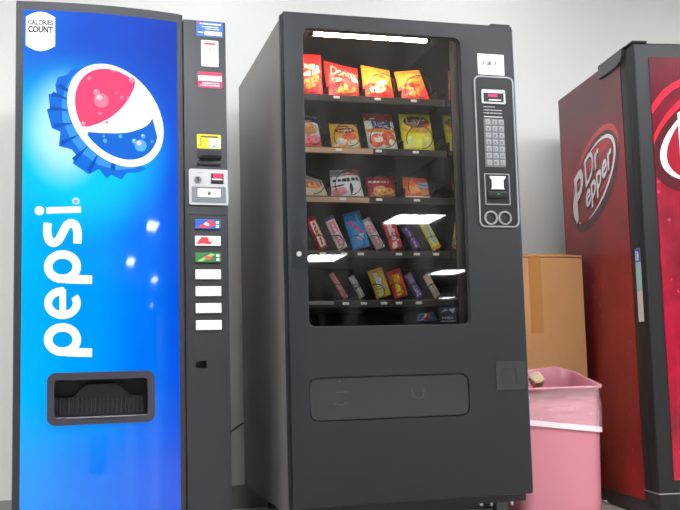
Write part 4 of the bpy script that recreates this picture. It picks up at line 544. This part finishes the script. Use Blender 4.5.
for x, y in ((.712, .12), (.742, .10), (.815, .09)): tube(br_, [(x, y, .100), (x, y, .118)], .007, 10)
link('base_bolt', br_, mat('foot_metal', (190, 188, 184), .3, metal=.7), S)

# ---------------------------------------------------------------- products
MS = Matrix.Translation((SX, SY, 0)) @ Matrix.Rotation(SA, 4, 'Z')
def product(kind, quad, v, thick, m, label, group, cat, arts, seal=.07, nx=10, ny=12, wr=.010, yb=0):
    bl, br, tl, tr = [Vector(q) for q in quad]
    ox = (bl.x+br.x)/2; oz = min(bl.y, br.y)
    seed = random.random()*10
    def Sf(s, t, off, sign=1):
        a = bl.lerp(br, s); b2 = tl.lerp(tr, s); p = a.lerp(b2, t)
        tt = min(1, max(0, (t-seal)/(1-2*seal))); e = (max(0, sin(pi*tt))**.55)*(max(0, sin(pi*min(1, max(0, s))))**.6)
        w = wr*e*(sin(seed+9*s+5*t)+.7*sin(seed*2+17*t-8*s)+.5*sin(seed*3+23*s+14*t))
        d = thick/2*e+w*.5
        px_, pz_ = p.x+yb*t*(p.x+.69)/3.3, p.y+yb*t*(p.y-.628)/3.3   # the pack leans back on its coil
        return (px_-ox, -sign*(d+off)+yb*t, pz_-oz)
    bm = bmesh.new(); fr_ = []; bk = []
    for j in range(ny+1):
        fr_.append([bm.verts.new(Sf(i/nx, j/ny, .0006)) for i in range(nx+1)]); bk.append([bm.verts.new(Sf(i/nx, j/ny, .0006, -1)) for i in range(nx+1)])
    for j in range(ny):
        for i in range(nx):
            bm.faces.new((fr_[j][i], fr_[j][i+1], fr_[j+1][i+1], fr_[j+1][i])); bm.faces.new((bk[j][i], bk[j+1][i], bk[j+1][i+1], bk[j][i+1]))
    for j in range(ny):
        bm.faces.new((fr_[j][0], fr_[j+1][0], bk[j+1][0], bk[j][0])); bm.faces.new((fr_[j][nx], bk[j][nx], bk[j+1][nx], fr_[j+1][nx]))
    for i in range(nx):
        bm.faces.new((fr_[0][i], bk[0][i], bk[0][i+1], fr_[0][i+1])); bm.faces.new((fr_[ny][i], fr_[ny][i+1], bk[ny][i+1], bk[ny][i]))
    o = link(kind, bm, m, smooth=True)
    o.matrix_world = MS @ Matrix.Translation((ox, v, oz))
    tag(o, label, cat, group)
    for k, (nm, polys, mm) in enumerate(arts):
        decal(nm, polys, lambda s, t, off: Sf(s, t, off), .0012+.0005*k, mm, o, (.1, .1))
    return o
def foil(n, c, r=.28): return mat('foil_'+n, tuple(min(250, x*1.16+8) for x in c), r, spec=.6, bump=.5, bscale=38)
cream = foil('cream', (246, 226, 190)); white = foil('white', (236, 234, 232)); red = foil('red', (206, 34, 40)); deepred = foil('deep_red', (150, 26, 44)); orange = foil('orange', (236, 128, 40)); yellow = foil('yellow', (236, 212, 32)); gold = foil('gold', (222, 164, 60)); navy = foil('navy', (40, 44, 108)); blackf = foil('black', (34, 30, 34)); brown = foil('brown', (104, 56, 38)); chip = foil('chip', (226, 150, 72)); bluef = foil('blue', (20, 120, 190)); magenta = foil('magenta', (176, 44, 110)); purple = foil('purple', (88, 60, 130)); grey = foil('grey', (150, 148, 150)); paleyel = foil('pale_yellow', (240, 222, 120)); tan = foil('tan', (206, 190, 158)); pink = foil('pink', (206, 120, 138)); silverf = foil('silver', (176, 178, 172)); lav = foil('lavender', (176, 168, 200)); redor = foil('red_orange', (224, 84, 42))
def blob(cx, cy, rx, ry, rot=0, n=16):
    return [(cx+rx*cos(2*pi*i/n)*cos(rot)-ry*sin(2*pi*i/n)*sin(rot), cy+rx*cos(2*pi*i/n)*sin(rot)+ry*sin(2*pi*i/n)*cos(rot)) for i in range(n)]
GB = 'snack bags on the upper shelves of the snack machine'
T = text_in
def bag(quad, m, label, arts, yb=.05): product('snack_bag', quad, .17, .038, m, label, GB, 'snack bag', arts, yb=yb)
bag([(.082, 1.581), (.181, 1.581), (.085, 1.736), (.1736, 1.736)], red, 'red chip bag at the left end of the top shelf', [('picture', [blob(.4, .27, .34, .12, .2), blob(.65, .33, .22, .1, .6)], chip), ('picture', [blob(.55, .52, .36, .06, .15)], cream), ('lettering', strokes(3, .5, .67, .8, .2, -.05), cream)])
bag([(.196, 1.581), (.3169, 1.581), (.1843, 1.7144), (.3124, 1.6915)], red, 'red bag with cream Doritos lettering on the top shelf', [('picture', [[(.3, .12), (.5, .12), (.42, .42)], [(.45, .1), (.72, .12), (.55, .45)], [(.68, .12), (.92, .2), (.85, .45)]], chip), ('picture', [blob(.30, .47, .13, .06), blob(.85, .56, .14, .06, -.4)], cream), ('lettering', T('Doritos', .56, .72, .80, .26, -.08, .0), cream)])
bag([(.3358, 1.581), (.4515, 1.581), (.3243, 1.7072), (.4357, 1.6906)], orange, 'orange and red snack bag with yellow name patch, third from left on the top shelf', [('picture', [[(.0, .02), (1, .02), (1, .33), (.75, .45), (.5, .36), (.25, .46), (0, .36)]], red), ('picture', [blob(.45, .28, .28, .12, .1), blob(.6, .48, .2, .09, .5)], cream), ('picture', [blob(.55, .70, .36, .13, -.05)], gold), ('lettering', T('Cheetos', .55, .71, .6, .13, -.05, .03), brown)])
bag([(.4788, 1.581), (.5929, 1.581), (.4534, 1.6862), (.5537, 1.7007)], orange, 'orange and red snack bag at the right end of the top shelf', [('picture', [[(.0, .02), (1, .02), (1, .42), (.75, .52), (.5, .45), (.25, .55), (0, .42)]], red), ('picture', [blob(.5, .2, .2, .08), blob(.7, .36, .18, .08, .4), blob(.3, .4, .14, .05)], chip), ('picture', [blob(.6, .74, .36, .15, .15)], gold), ('lettering', T('Cheetos', .6, .75, .58, .13, .12, .03), brown)])
bag([(.082, 1.390), (.1725, 1.390), (.086, 1.514), (.1529, 1.503)], white, 'white chip bag with navy top and red foot, leftmost on the second shelf', [('picture', [rect(0, 1, .0, .34)], red), ('picture', [blob(.35, .26, .22, .14), blob(.75, .26, .2, .13)], pink), ('picture', [blob(.5, .56, .36, .19)], chip), ('picture', [[(0, .82), (1, .80), (1, .93), (0, .95)]], navy)])
bag([(.2096, 1.390), (.3187, 1.390), (.1971, 1.481), (.3025, 1.4814)], gold, 'golden snack bag with a red patch, second from left on the second shelf', [('picture', [blob(.3, .25, .2, .14, .3), blob(.75, .22, .22, .13)], cream), ('picture', [blob(.62, .45, .26, .15, .1)], redor), ('picture', [blob(.5, .70, .36, .11, .05)], deepred), ('lettering', strokes(3, .5, .70, .5, .13, .05), cream)])
bag([(.3493, 1.390), (.4605, 1.390), (.325, 1.526), (.4379, 1.5242)], white, 'red and white chip bag with a blue name label on the second shelf', [('picture', [rect(0, 1, .78, 1)], deepred), ('picture', [rect(.02, .98, .46, .56)], orange), ('picture', [blob(.3, .25, .26, .18, .2), blob(.7, .3, .26, .2)], redor), ('picture', [blob(.35, .28, .14, .09), blob(.8, .2, .12, .09)], cream), ('label_patch', [rect(.22, .86, .55, .78)], navy), ('lettering', T('Ruffles', .54, .665, .56, .17, 0, .0), white)])
bag([(.4798, 1.390), (.6053, 1.390), (.4650, 1.5288), (.5869, 1.5304)], yellow, "bright yellow chip bag with Lay's lettering on the second shelf", [('picture', [blob(.26, .20, .22, .16, .1), blob(.75, .22, .2, .15)], paleyel), ('picture', [blob(.5, .56, .46, .12)], gold), ('picture', [blob(.52, .77, .42, .17)], brown), ('lettering', T("Lay's", .5, .78, .6, .22, .03, .0), cream), ('picture', [blob(.78, .66, .14, .04, .4)], red)])
bag([(.082, 1.2125), (.1902, 1.2125), (.084, 1.2951), (.1657, 1.272)], tan, 'small pale snack bag with orange picture at the left end of the third shelf', [('picture', [blob(.45, .55, .36, .17), blob(.25, .6, .16, .12)], redor), ('picture', [blob(.5, .5, .18, .12)], chip), ('picture', [[(0, .78), (1, .74), (1, .9), (0, .95)]], grey)])
bag([(.2013, 1.2125), (.3249, 1.2125), (.1964, 1.3085), (.3015, 1.3186)], white, 'white snack bag with black script and red top on the third shelf', [('picture', [[(.2, .76), (1, .76), (1, 1), (.5, .98)]], foil('dusty_red', (160, 70, 76))), ('picture', [[(0, .72), (.5, .74), (.3, .96), (0, .94)]], grey), ('picture', [blob(.24, .18, .24, .14, .2)], pink), ('lettering', strokes(4, .5, .60, .88, .17, .05), blackf), ('picture', [blob(.62, .3, .05, .2), blob(.22, .38, .2, .025, .2)], blackf)])
bag([(.3437, 1.2125), (.4468, 1.2125), (.3309, 1.2899), (.4379, 1.2925)], deepred, 'dark red snack bag with white name band and orange chips on the third shelf', [('picture', [blob(.4, .28, .26, .24, .4), blob(.75, .25, .22, .18, -.3)], chip), ('picture', [blob(.45, .3, .12, .1)], foil('apricot', (240, 176, 90))), ('lettering', [rect(.05, .3, .68, .76)]+strokes(3, .5, .70, .6, .13, 0), white)])
bag([(.4777, 1.2125), (.5789, 1.2125), (.4726, 1.2933), (.5659, 1.2881)], redor, 'orange snack bag with small blue and white label on the third shelf', [('picture', [blob(.35, .4, .26, .2, .3), blob(.75, .3, .2, .16)], chip), ('picture', [rect(0, 1, .0, .1)], cream), ('label_patch', [[(.5, .48), (.98, .5), (.98, .74), (.52, .72)]], foil('sky', (150, 170, 215))), ('lettering', strokes(3, .75, .61, .36, .12, .05), navy)])
GC = 'candy bars on the lower shelves of the snack machine'
def bar(b, t, w, m, label, arts, zt, v=.155, th=.018, cat='candy bar'):
    b = Vector(b); t = Vector(t); d = (t-b).normalized(); n = Vector((d.y, -d.x))*w/2
    q = [b-n, b+n, t-n, t+n]; lift = zt+.001-min(p.y for p in q)
    q = [Vector((p.x, p.y+(lift if i < 2 or lift > 0 else 0))) for i, p in enumerate(q)]
    product('candy_bar', q, v, th, m, label, GC, cat, arts, seal=.05, nx=6, ny=14, wr=.004, yb=.045)
def along(s, m_, h=.5, x=.5, y=.5, w=.6): # lettering running down the length of a bar
    return ('lettering', T(s, x, y, w, h, -pi/2, .04) if isinstance(s, str) else strokes(s, x, y, w, h*.8, -pi/2), m_)
Z4, Z5 = TR[3][0], TR[4][0]
bar((.165, 1.02), (.1145, 1.133), .036, red, 'red candy bar with cream letters, leftmost on the fourth shelf', [('picture', [rect(.25, .85, .08, .86)], cream), along(4, red, .42, .55, .46, .7)], Z4)
bar((.236, 1.02), (.184, 1.134), .036, white, 'white and pink candy bar with purple end, second from left on the fourth shelf', [('picture', [rect(0, 1, .9, 1)], purple), ('picture', [rect(.2, .85, .1, .45), rect(.2, .85, .5, .84)], pink), along(3, white, .4, .5, .45, .66)], Z4)
bar((.306, 1.018), (.268, 1.150), .066, bluef, 'wide bright blue candy packet with magenta stripe on the fourth shelf', [('picture', [[(.1, .72), (.3, .78), (.85, .42), (.75, .32)]], magenta), ('picture', [[(.35, .3), (.6, .4), (.85, .38), (.6, .2)]], lav), along(3, foil('cyan', (90, 190, 235)), .22, .7, .8, .25)], Z4, th=.022)
bar((.378, 1.02), (.320, 1.128), .036, silverf, 'pale silver candy bar with pink letters in the middle of the fourth shelf', [('picture', [rect(0, 1, .88, 1)], white), ('picture', [rect(.2, .85, .12, .42), rect(.2, .85, .52, .8)], pink), along(3, white, .4, .5, .45, .6)], Z4)
bar((.440, 1.02), (.408, 1.125), .048, red, 'red candy packet with white M&M letters on the fourth shelf', [along("m&m's", white, .55, .5, .55, .8), ('picture', [blob(.35, .12, .25, .07)], foil('peach', (240, 190, 170)))], Z4)
bar((.517, 1.024), (.470, 1.104), .030, purple, 'slim purple candy bar with white letters, second from right on the fourth shelf', [along(4, lav, .5, .5, .5, .85), ('picture', [rect(.15, .85, .47, .53)], blackf)], Z4)
bar((.594, 1.022), (.543, 1.118), .036, yellow, 'yellow candy bar with grey lettering panel at the right end of the fourth shelf', [('picture', [rect(.2, .8, .2, .9)], silverf), along(3, grey, .3, .5, .55, .6), ('picture', [rect(0, 1, 0, .12)], orange)], Z4)
bar((.242, .853), (.188, .935), .020, pink, 'thin reddish pink candy stick, leftmost on the bottom shelf', [along(3, red, .4, .5, .3, .4)], Z5, th=.014)
bar((.303, .862), (.262, .925), .024, silverf, 'small silver and black candy bar, second from left on the bottom shelf', [('picture', [rect(.1, .9, .45, .52)], blackf), along(3, white, .5, .5, .25, .4)], Z5, th=.014)
bar((.384, .85), (.350, .950), .056, foil('peanut_yellow', (240, 178, 40)), 'yellow candy packet with black and white M&M letters on the bottom shelf', [('picture', [rect(0, 1, .86, 1)], gold), along("m&m's", brown, .62, .5, .52, .72), along("m&m's", white, .5, .48, .53, .68), ('picture', [blob(.4, .12, .26, .09)], paleyel)], Z5, th=.022)
bar((.449, .852), (.421, .946), .054, redor, 'bright orange candy packet with yellow script on the bottom shelf', [('picture', [rect(0, 1, .86, 1)], red), along("Reese's", yellow, .5, .5, .45, .75)], Z5, th=.020)
bar((.520, .853), (.473, .932), .032, purple, 'purple and white candy bar, second from right on the bottom shelf', [along('SNICKERS', lav, .55, .5, .5, .9)], Z5)
bar((.588, .868), (.544, .930), .026, tan, 'pale greenish candy bar at the right end of the bottom shelf', [('picture', [rect(.1, .9, .55, .6)], grey), along(3, silverf, .45, .5, .25, .4)], Z5, th=.014)
o = product('reflection_packet', [(.49, .758), (.575, .758), (.50, .785), (.555, .792)], .12, .02, foil('denim', (60, 96, 160)), 'red and blue reflection in the glass, built as a packet', None, 'reflection', [('picture', [[(.3, .2), (.5, .2), (.8, .9), (.55, .9)]], red), ('picture', [[(.15, .2), (.3, .2), (.5, .9), (.4, .9)]], white)], yb=.01)  # coloured reflection in the glass, modelled as a solid packet
# ================================================================ red drink machine
DX, DY, DA = 2.2547, 3.1737, -0.17859
D = empty('drink_vending_machine', (DX, DY, 0), DA, 'dark red drink vending machine with round Dr Pepper emblems, at the right', 'vending machine')
DD = .8447; DW = .94
db = mat('door_black', (30, 30, 31), .5, spec=.3, bump=.1, bscale=300)
link('cabinet', B(.004, DW, .135, DD, .02, 1.826, .004), mat('side_black', (34, 32, 34), .4), D)
ddoor = link('door', B(0, DW, 0, .130, .03, 1.83, .010, 3), db, D); shade_auto(ddoor)
link('door_seam', B(-.0012, .002, .062, .066, .10, 1.82), mat('seam_black', (30, 30, 34), .5), ddoor)
link('bottom_seam', B(-.002, DW, -.002, .128, .100, .104), mat('trim_silver', (158, 158, 162), .3, metal=.5), ddoor)
link('kick_plate', B(.0, DW, .01, DD-.02, .008, .062, .003), mat('kick_black', (46, 45, 47), .5), D)
def red_mat(name, base, dark_, light, emit):
    m = bpy.data.materials.new(name); m.use_nodes = True; nt = m.node_tree; b = nt.nodes['Principled BSDF']; L = nt.links.new
    tc = nt.nodes.new('ShaderNodeTexCoord')
    n = nt.nodes.new('ShaderNodeTexNoise'); n.inputs['Scale'].default_value = 4.5; n.inputs['Detail'].default_value = 4; L(tc.outputs['Object'], n.inputs['Vector'])
    r = nt.nodes.new('ShaderNodeValToRGB'); r.color_ramp.elements[0].position = .35; r.color_ramp.elements[0].color = srgb(*dark_)
    r.color_ramp.elements[1].position = .65; r.color_ramp.elements[1].color = srgb(*base); L(n.outputs['Fac'], r.inputs[0])
    v = nt.nodes.new('ShaderNodeTexVoronoi'); v.inputs['Scale'].default_value = 26; L(tc.outputs['Object'], v.inputs['Vector'])
    r2_ = nt.nodes.new('ShaderNodeValToRGB'); r2_.color_ramp.elements[0].position = .14; r2_.color_ramp.elements[0].color = (.8, .8, .8, 1)
    r2_.color_ramp.elements[1].position = .24; r2_.color_ramp.elements[1].color = (0, 0, 0, 1); L(v.outputs['Distance'], r2_.inputs[0])
    # bubbles only in the lower part of the print
    sp = nt.nodes.new('ShaderNodeSeparateXYZ'); L(tc.outputs['Object'], sp.inputs[0])
    mr = nt.nodes.new('ShaderNodeMapRange'); mr.inputs[1].default_value = 1.5; mr.inputs[2].default_value = 1.1; L(sp.outputs[2], mr.inputs[0])
    n3 = nt.nodes.new('ShaderNodeTexNoise'); n3.inputs['Scale'].default_value = 7; L(tc.outputs['Object'], n3.inputs['Vector'])
    gt = nt.nodes.new('ShaderNodeMath'); gt.operation = 'GREATER_THAN'; gt.inputs[1].default_value = .55; L(n3.outputs['Fac'], gt.inputs[0])
    m1 = nt.nodes.new('ShaderNodeMath'); m1.operation = 'MULTIPLY'; L(mr.outputs[0], m1.inputs[0]); L(gt.outputs[0], m1.inputs[1])
    m2 = nt.nodes.new('ShaderNodeMath'); m2.operation = 'MULTIPLY'; L(m1.outputs[0], m2.inputs[0]); L(r2_.outputs[0], m2.inputs[1])
    mx = nt.nodes.new('ShaderNodeMixRGB'); L(m2.outputs[0], mx.inputs[0]); L(r.outputs[0], mx.inputs[1]); mx.inputs[2].default_value = srgb(*light)
    # artwork darkens to plum at its very top
    mt = nt.nodes.new('ShaderNodeMapRange'); mt.inputs[1].default_value = 1.45; mt.inputs[2].default_value = 1.72; mt.inputs[4].default_value = .8; L(sp.outputs[2], mt.inputs[0])
    mx3 = nt.nodes.new('ShaderNodeMixRGB'); L(mt.outputs[0], mx3.inputs[0]); L(mx.outputs[0], mx3.inputs[1]); mx3.inputs[2].default_value = srgb(72, 22, 32)
    L(mx3.outputs[0], b.inputs['Base Color']); b.inputs['Roughness'].default_value = .22 if emit else .36
    if emit: L(mx3.outputs[0], b.inputs['Emission Color']); b.inputs['Emission Strength'].default_value = emit
    return m
sp_ = link('side_artwork', B(.0015, .004, .134, .828, .062, 1.822), red_mat('side_red', (150, 28, 40), (118, 18, 30), (180, 54, 62), 0), D); sp_['label'] = 'dark red printed side with a round emblem'
fp_ = link('lit_front_panel', B(.0586, DW-.058, -.004, 0, .150, 1.772, .002), red_mat('front_red', (160, 12, 44), (96, 6, 28), (214, 60, 86), .12), ddoor); fp_['label'] = 'glowing deep red front with a large round emblem'
def side(s, z, off): return (.0015-off, DD-s, z)
def front(u, z, off): return (u, -.004-off, z)
def emblem(par, surf, cx, cz, k, th, em, kk, clip=None, rw=.034):
    a, b = .27*k, .127*k
    R = lambda p, q: (cx+p*cos(th)-q*sin(th), cz+p*sin(th)+q*cos(th))
    def cl(poly):
        if clip is None: return poly
        out = []
        for (p, q) in zip(poly, poly[1:]+poly[:1]):
            if p[0] >= clip: out.append(p)
            if (p[0] >= clip) != (q[0] >= clip):
                t = (clip-p[0])/(q[0]-p[0]); out.append((clip, p[1]+t*(q[1]-p[1])))
        return out
    def el(a_, b_, ox=0, oy=0, n=64): return cl([R(ox+a_*cos(2*pi*i/n), oy+b_*sin(2*pi*i/n)) for i in range(n)])
    def M_(n, c, e=1): return mat(n+kk, c, .25, emit=em*e)
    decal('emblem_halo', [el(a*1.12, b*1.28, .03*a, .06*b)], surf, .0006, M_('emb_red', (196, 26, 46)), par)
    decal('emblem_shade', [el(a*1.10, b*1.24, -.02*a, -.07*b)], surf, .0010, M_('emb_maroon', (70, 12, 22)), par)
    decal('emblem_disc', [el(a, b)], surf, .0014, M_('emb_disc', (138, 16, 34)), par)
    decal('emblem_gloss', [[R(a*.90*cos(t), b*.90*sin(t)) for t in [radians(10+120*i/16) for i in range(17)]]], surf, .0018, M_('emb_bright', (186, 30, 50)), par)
    def arc(p0, p1, wm, n=30):
        P = []
        for i in range(n+1):
            f = i/n; t = radians(p0+(p1-p0)*f); w_ = wm*k*max(.03, sin(pi*f))**.6
            P.append((R(a*cos(t), b*sin(t)), R((a-w_)*cos(t), (b-w_*.8)*sin(t))))
        return [[P[i][0], P[i+1][0], P[i+1][1], P[i][1]] for i in range(n)]
    wh = M_('emb_white', (228, 218, 218))
    decal('emblem_ring', arc(112, 214, rw), surf, .0022, wh, par)
    decal('emblem_ring', arc(88, -122, .021), surf, .0022, wh, par)
    tn = math.tan(radians(26))
    lx = 0 if clip is None else .032
    def Q(s_, x, y, w, h, o): return [[(cx+k*(q[0]+lx), cz+k*(q[1]+q[0]*tn)) for q in f] for f in text_in(s_, x, y, w, h, 0, o)]
    for nm_, s_, x, y, w, h, g in (('P', 'P', -.163, .0475, .105, .205, .015), ('e', 'epper', .058, -.050, .300, .108, .022), ('D', 'D', -.036, .084, .100, .122, .005), ('r', 'r', .052, .060, .052, .070, .015)):
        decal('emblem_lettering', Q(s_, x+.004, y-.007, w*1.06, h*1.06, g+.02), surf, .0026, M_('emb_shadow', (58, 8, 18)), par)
        decal('emblem_lettering', Q(s_, x, y, w, h, g), surf, .0030, wh, par)
    decal('emblem_lettering', Q('SINCE 1885', .125, -.094, .10, .013, .02), surf, .0034, M_('emb_rose', (200, 120, 124)), par)
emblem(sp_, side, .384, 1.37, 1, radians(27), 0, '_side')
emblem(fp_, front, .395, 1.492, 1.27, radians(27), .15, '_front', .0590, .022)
decal('swoosh', [[(.0586, 1.575), (.075, 1.60), (.11, 1.640), (.15, 1.668), (.20, 1.69), (.20, 1.665), (.15, 1.640), (.11, 1.606), (.0586, 1.545)]], front, .0009, mat('swoosh_red', (206, 22, 50), .25, emit=.25), fp_)
s = decal('sticker', [rect(.758, .806, .745, 1.028)], side, .0040, mat('sticker_teal', (150, 172, 172), .45), ddoor, label='narrow blue, grey and pink sticker on the door edge')
decal('sticker_print', [rect(.759, .805, .975, 1.027)], side, .0044, mat('sticker_royal', (40, 66, 160), .4), s)
decal('sticker_print', [rect(.759, .805, .746, .862)], side, .0044, mat('sticker_blush', (196, 180, 176), .4), s)
decal('sticker_print', strokes(3, .782, 1.0, .036, .018, pi/2)+[rect(.765, .77, .98, 1.02)], side, .0048, mat('white_ink', (240, 242, 246), .5), s)
hb = prism(bmesh.new(), [(.06, 1.834), (.325, 1.834), (.325, 1.778), (.150, 1.778), (.125, 1.782), (.105, 1.79), (.09, 1.805), (.085, 1.83)], -.010, .12, lambda u, z, y: (y, u, z))
link('top_bracket', hb, mat('bracket_grey', (62, 61, 62), .4), D)
link('corner_cap', B(-.004, .058, -.003, .12, 1.829, 1.838, .003), db, ddoor)
for x in (.06, DW-.06):
    for y in (.10, .78): link('leveling_foot', tube(bmesh.new(), [(x, y, 0), (x, y, .022)], .024, 14), mat('foot_metal', (190, 188, 184), .3, metal=.7), D)
link('leveling_foot', B(-.012, .016, .50, .53, 0, .012, .003), mat('foot_pale', (214, 206, 196), .4), D)

# ================================================================ cardboard box, bin
bx = empty('cardboard_box', (2.095, 3.74, 0), 0, 'tall tan cardboard box standing behind the pink bin', 'cardboard box')
card = mat('cardboard', (206, 154, 102), .85, bump=.1, bscale=40, vary=.05, vscale=6)
link('box_body', B(-.24, .235, 0, .36, .001, 1.048, .004), card, bx)
link('box_flap', prism(bmesh.new(), [(-.24, 1.049), (.233, 1.049), (.234, 1.056), (.10, 1.064), (-.05, 1.060), (-.24, 1.062)], -.004, .36), mat('cardboard_flap', (196, 144, 92), .85), bx)
link('packing_tape', B(-.03, .03, -.0012, .0, .72, 1.05), mat('tape_tan', (194, 136, 76), .3), bx)

pk = mat('bin_pink', (190, 118, 131), .38)
bn = empty('waste_bin', (1.945, 3.44, 0), radians(-2), 'pink plastic waste bin with a clear liner between the snack machine and red drink machine', 'waste bin')
BW, BD = .365, .27
def binloop(z, sc, grow=0, n=10):
    w = BW/2*sc+grow; d = BD/2*sc+grow; return rr(-w, w, -d, d, .055*sc+max(0, grow), n)
def rimz(x, y):
    t = (y+BD/2)/BD; t = min(1, max(0, t)); t = t*t*(3-2*t)
    c = math.exp(-((x-.07)/.022)**2)*.022*t
    e = .026*t*math.exp(-((x-.115)/.05)**2)
    return .503+.050*t-c+e
bm = bmesh.new(); rings = []
for k in range(9):
    f = k/8; sc = .93+.07*f; lp_ = binloop(0, sc)
    rings.append([bm.verts.new((x, y, (f*(rimz(x/sc, y/sc)-.006)))) for x, y in lp_])
for g, dz in ((.010, -.008), (.012, -.002), (.009, .003), (.001, .003), (-.004, -.003)):
    lp_ = binloop(0, 1, g); base = binloop(0, 1)
    rings.append([bm.verts.new((x, y, rimz(bx_, by_)+dz)) for (x, y), (bx_, by_) in zip(lp_, base)])
for k in range(7, -1, -1):
    f = k/8; sc = .93+.07*f; lp_ = binloop(0, sc, -.004)
    rings.append([bm.verts.new((x, y, max(.004, f*(rimz(x/sc, y/sc)-.006)))) for x, y in lp_])
for a, b_ in zip(rings, rings[1:]):
    n = len(a)
    for i in range(n): bm.faces.new((a[i], a[(i+1) % n], b_[(i+1) % n], b_[i]))
bm.faces.new(rings[0][::-1]); bm.faces.new(rings[-1])
link('bin_body', bm, pk, bn, smooth=True)
# clear liner folded over the rim
lm = bpy.data.materials.new('clear_film'); lm.use_nodes = True; nt = lm.node_tree; b = nt.nodes['Principled BSDF']
b.inputs['Base Color'].default_value = srgb(250, 236, 240); b.inputs['Roughness'].default_value = .18; b.inputs['Alpha'].default_value = .16
n = nt.nodes.new('ShaderNodeTexNoise'); tc = nt.nodes.new('ShaderNodeTexCoord'); mp = nt.nodes.new('ShaderNodeMapping'); mp.inputs['Scale'].default_value = (6, 6, 22); mp.inputs['Rotation'].default_value = (0, .5, 0)
n.inputs['Scale'].default_value = 2.2; n.inputs['Detail'].default_value = 2
nt.links.new(tc.outputs['Object'], mp.inputs[0]); nt.links.new(mp.outputs[0], n.inputs['Vector'])
bp = nt.nodes.new('ShaderNodeBump'); bp.inputs['Strength'].default_value = .9; bp.inputs['Distance'].default_value = .03; nt.links.new(n.outputs['Fac'], bp.inputs['Height']); nt.links.new(bp.outputs[0], b.inputs['Normal'])
bm = bmesh.new(); rings = []
def hem(x): return .385-.05*(x+.19)/.38
for k in range(9):
    f = k/8; row = []
    for (x, y) in binloop(0, 1, 0, 10):
        zt = rimz(x, y)+.004; zb = hem(x); z = zt+(zb-zt)*f; sc = .93+.07*min(1, z/.5); g = .014 if f < .12 else .006+.003*sin(40*x+30*y+6*f)
        s2 = sc*(1+g*6); row.append(bm.verts.new((x*sc*(1+g/.19), y*sc*(1+g/.135), z)))
    rings.append(row)
for a, b_ in zip(rings, rings[1:]):
    n_ = len(a)
    for i in range(n_): bm.faces.new((a[i], a[(i+1) % n_], b_[(i+1) % n_], b_[i]))
lin_ = link('bin_liner', bm, lm, bn, smooth=True); lin_['label'] = 'clear plastic liner folded over the rim'
bm = bmesh.new()
A_, B_ = [], []
for (x, y) in binloop(0, 1, 0, 10):
    z = hem(x); sc = .93+.07*z/.5; A_.append((x*sc*1.045, y*sc*1.06, z+.010)); B_.append((x*sc*1.045, y*sc*1.06, z-.010))
va = [bm.verts.new(p) for p in A_]; vb = [bm.verts.new(p) for p in B_]
for i in range(len(va)): bm.faces.new((va[i], va[(i+1) % len(va)], vb[(i+1) % len(va)], vb[i]))
link('liner_hem', bm, mat('hem_white', (246, 226, 230), .35, alpha=.8), lin_, smooth=True)
# crumpled paper in the bin
bm = bmesh.new(); bmesh.ops.create_icosphere(bm, subdivisions=3, radius=.036)
rn = random.Random(3)
pl = [(Vector((rn.uniform(-1, 1), rn.uniform(-1, 1), rn.uniform(-1, 1))).normalized(), rn.uniform(.55, .85)*.036) for _ in range(16)]
for v in bm.verts:
    for nrm, dd_ in pl:
        e = v.co.dot(nrm)-dd_
        if e > 0: v.co -= nrm*e*.9
pp = link('crumpled_paper', bm, mat('paper_cream', (190, 166, 134), .8)); pp.location = (1.905, 3.42, .530)
tag(pp, 'crumpled cream paper sticking out of the pink bin', 'paper')
bm = B(-.028, .028, -.02, .02, 0, .022, .003)
g = link('green_carton', bm, mat('carton_green', (30, 110, 60), .5)); g.location = (1.62, 3.66, 0)
tag(g, 'small green carton on the floor under the snack machine', 'carton')

rb_ = empty('round_bin', (.38, .36, 0), 0, 'short round violet bin in front of the machines, seen mirrored in the blue front', 'waste bin')
bm = bmesh.new(); rings = []
for r, z in ((.15, .0), (.20, .43), (.21, .435), (.208, .45), (.194, .45), (.188, .43), (.142, .012)):
    rings.append([bm.verts.new((r*cos(2*pi*i/32), r*sin(2*pi*i/32), z)) for i in range(32)])
for a, b_ in zip(rings, rings[1:]):
    for i in range(32): bm.faces.new((a[i], a[(i+1) % 32], b_[(i+1) % 32], b_[i]))
bm.faces.new(rings[0][::-1]); bm.faces.new(rings[-1])
shade_auto(link('bin_body', bm, mat('bin_violet', (92, 24, 84), .45), rb_))
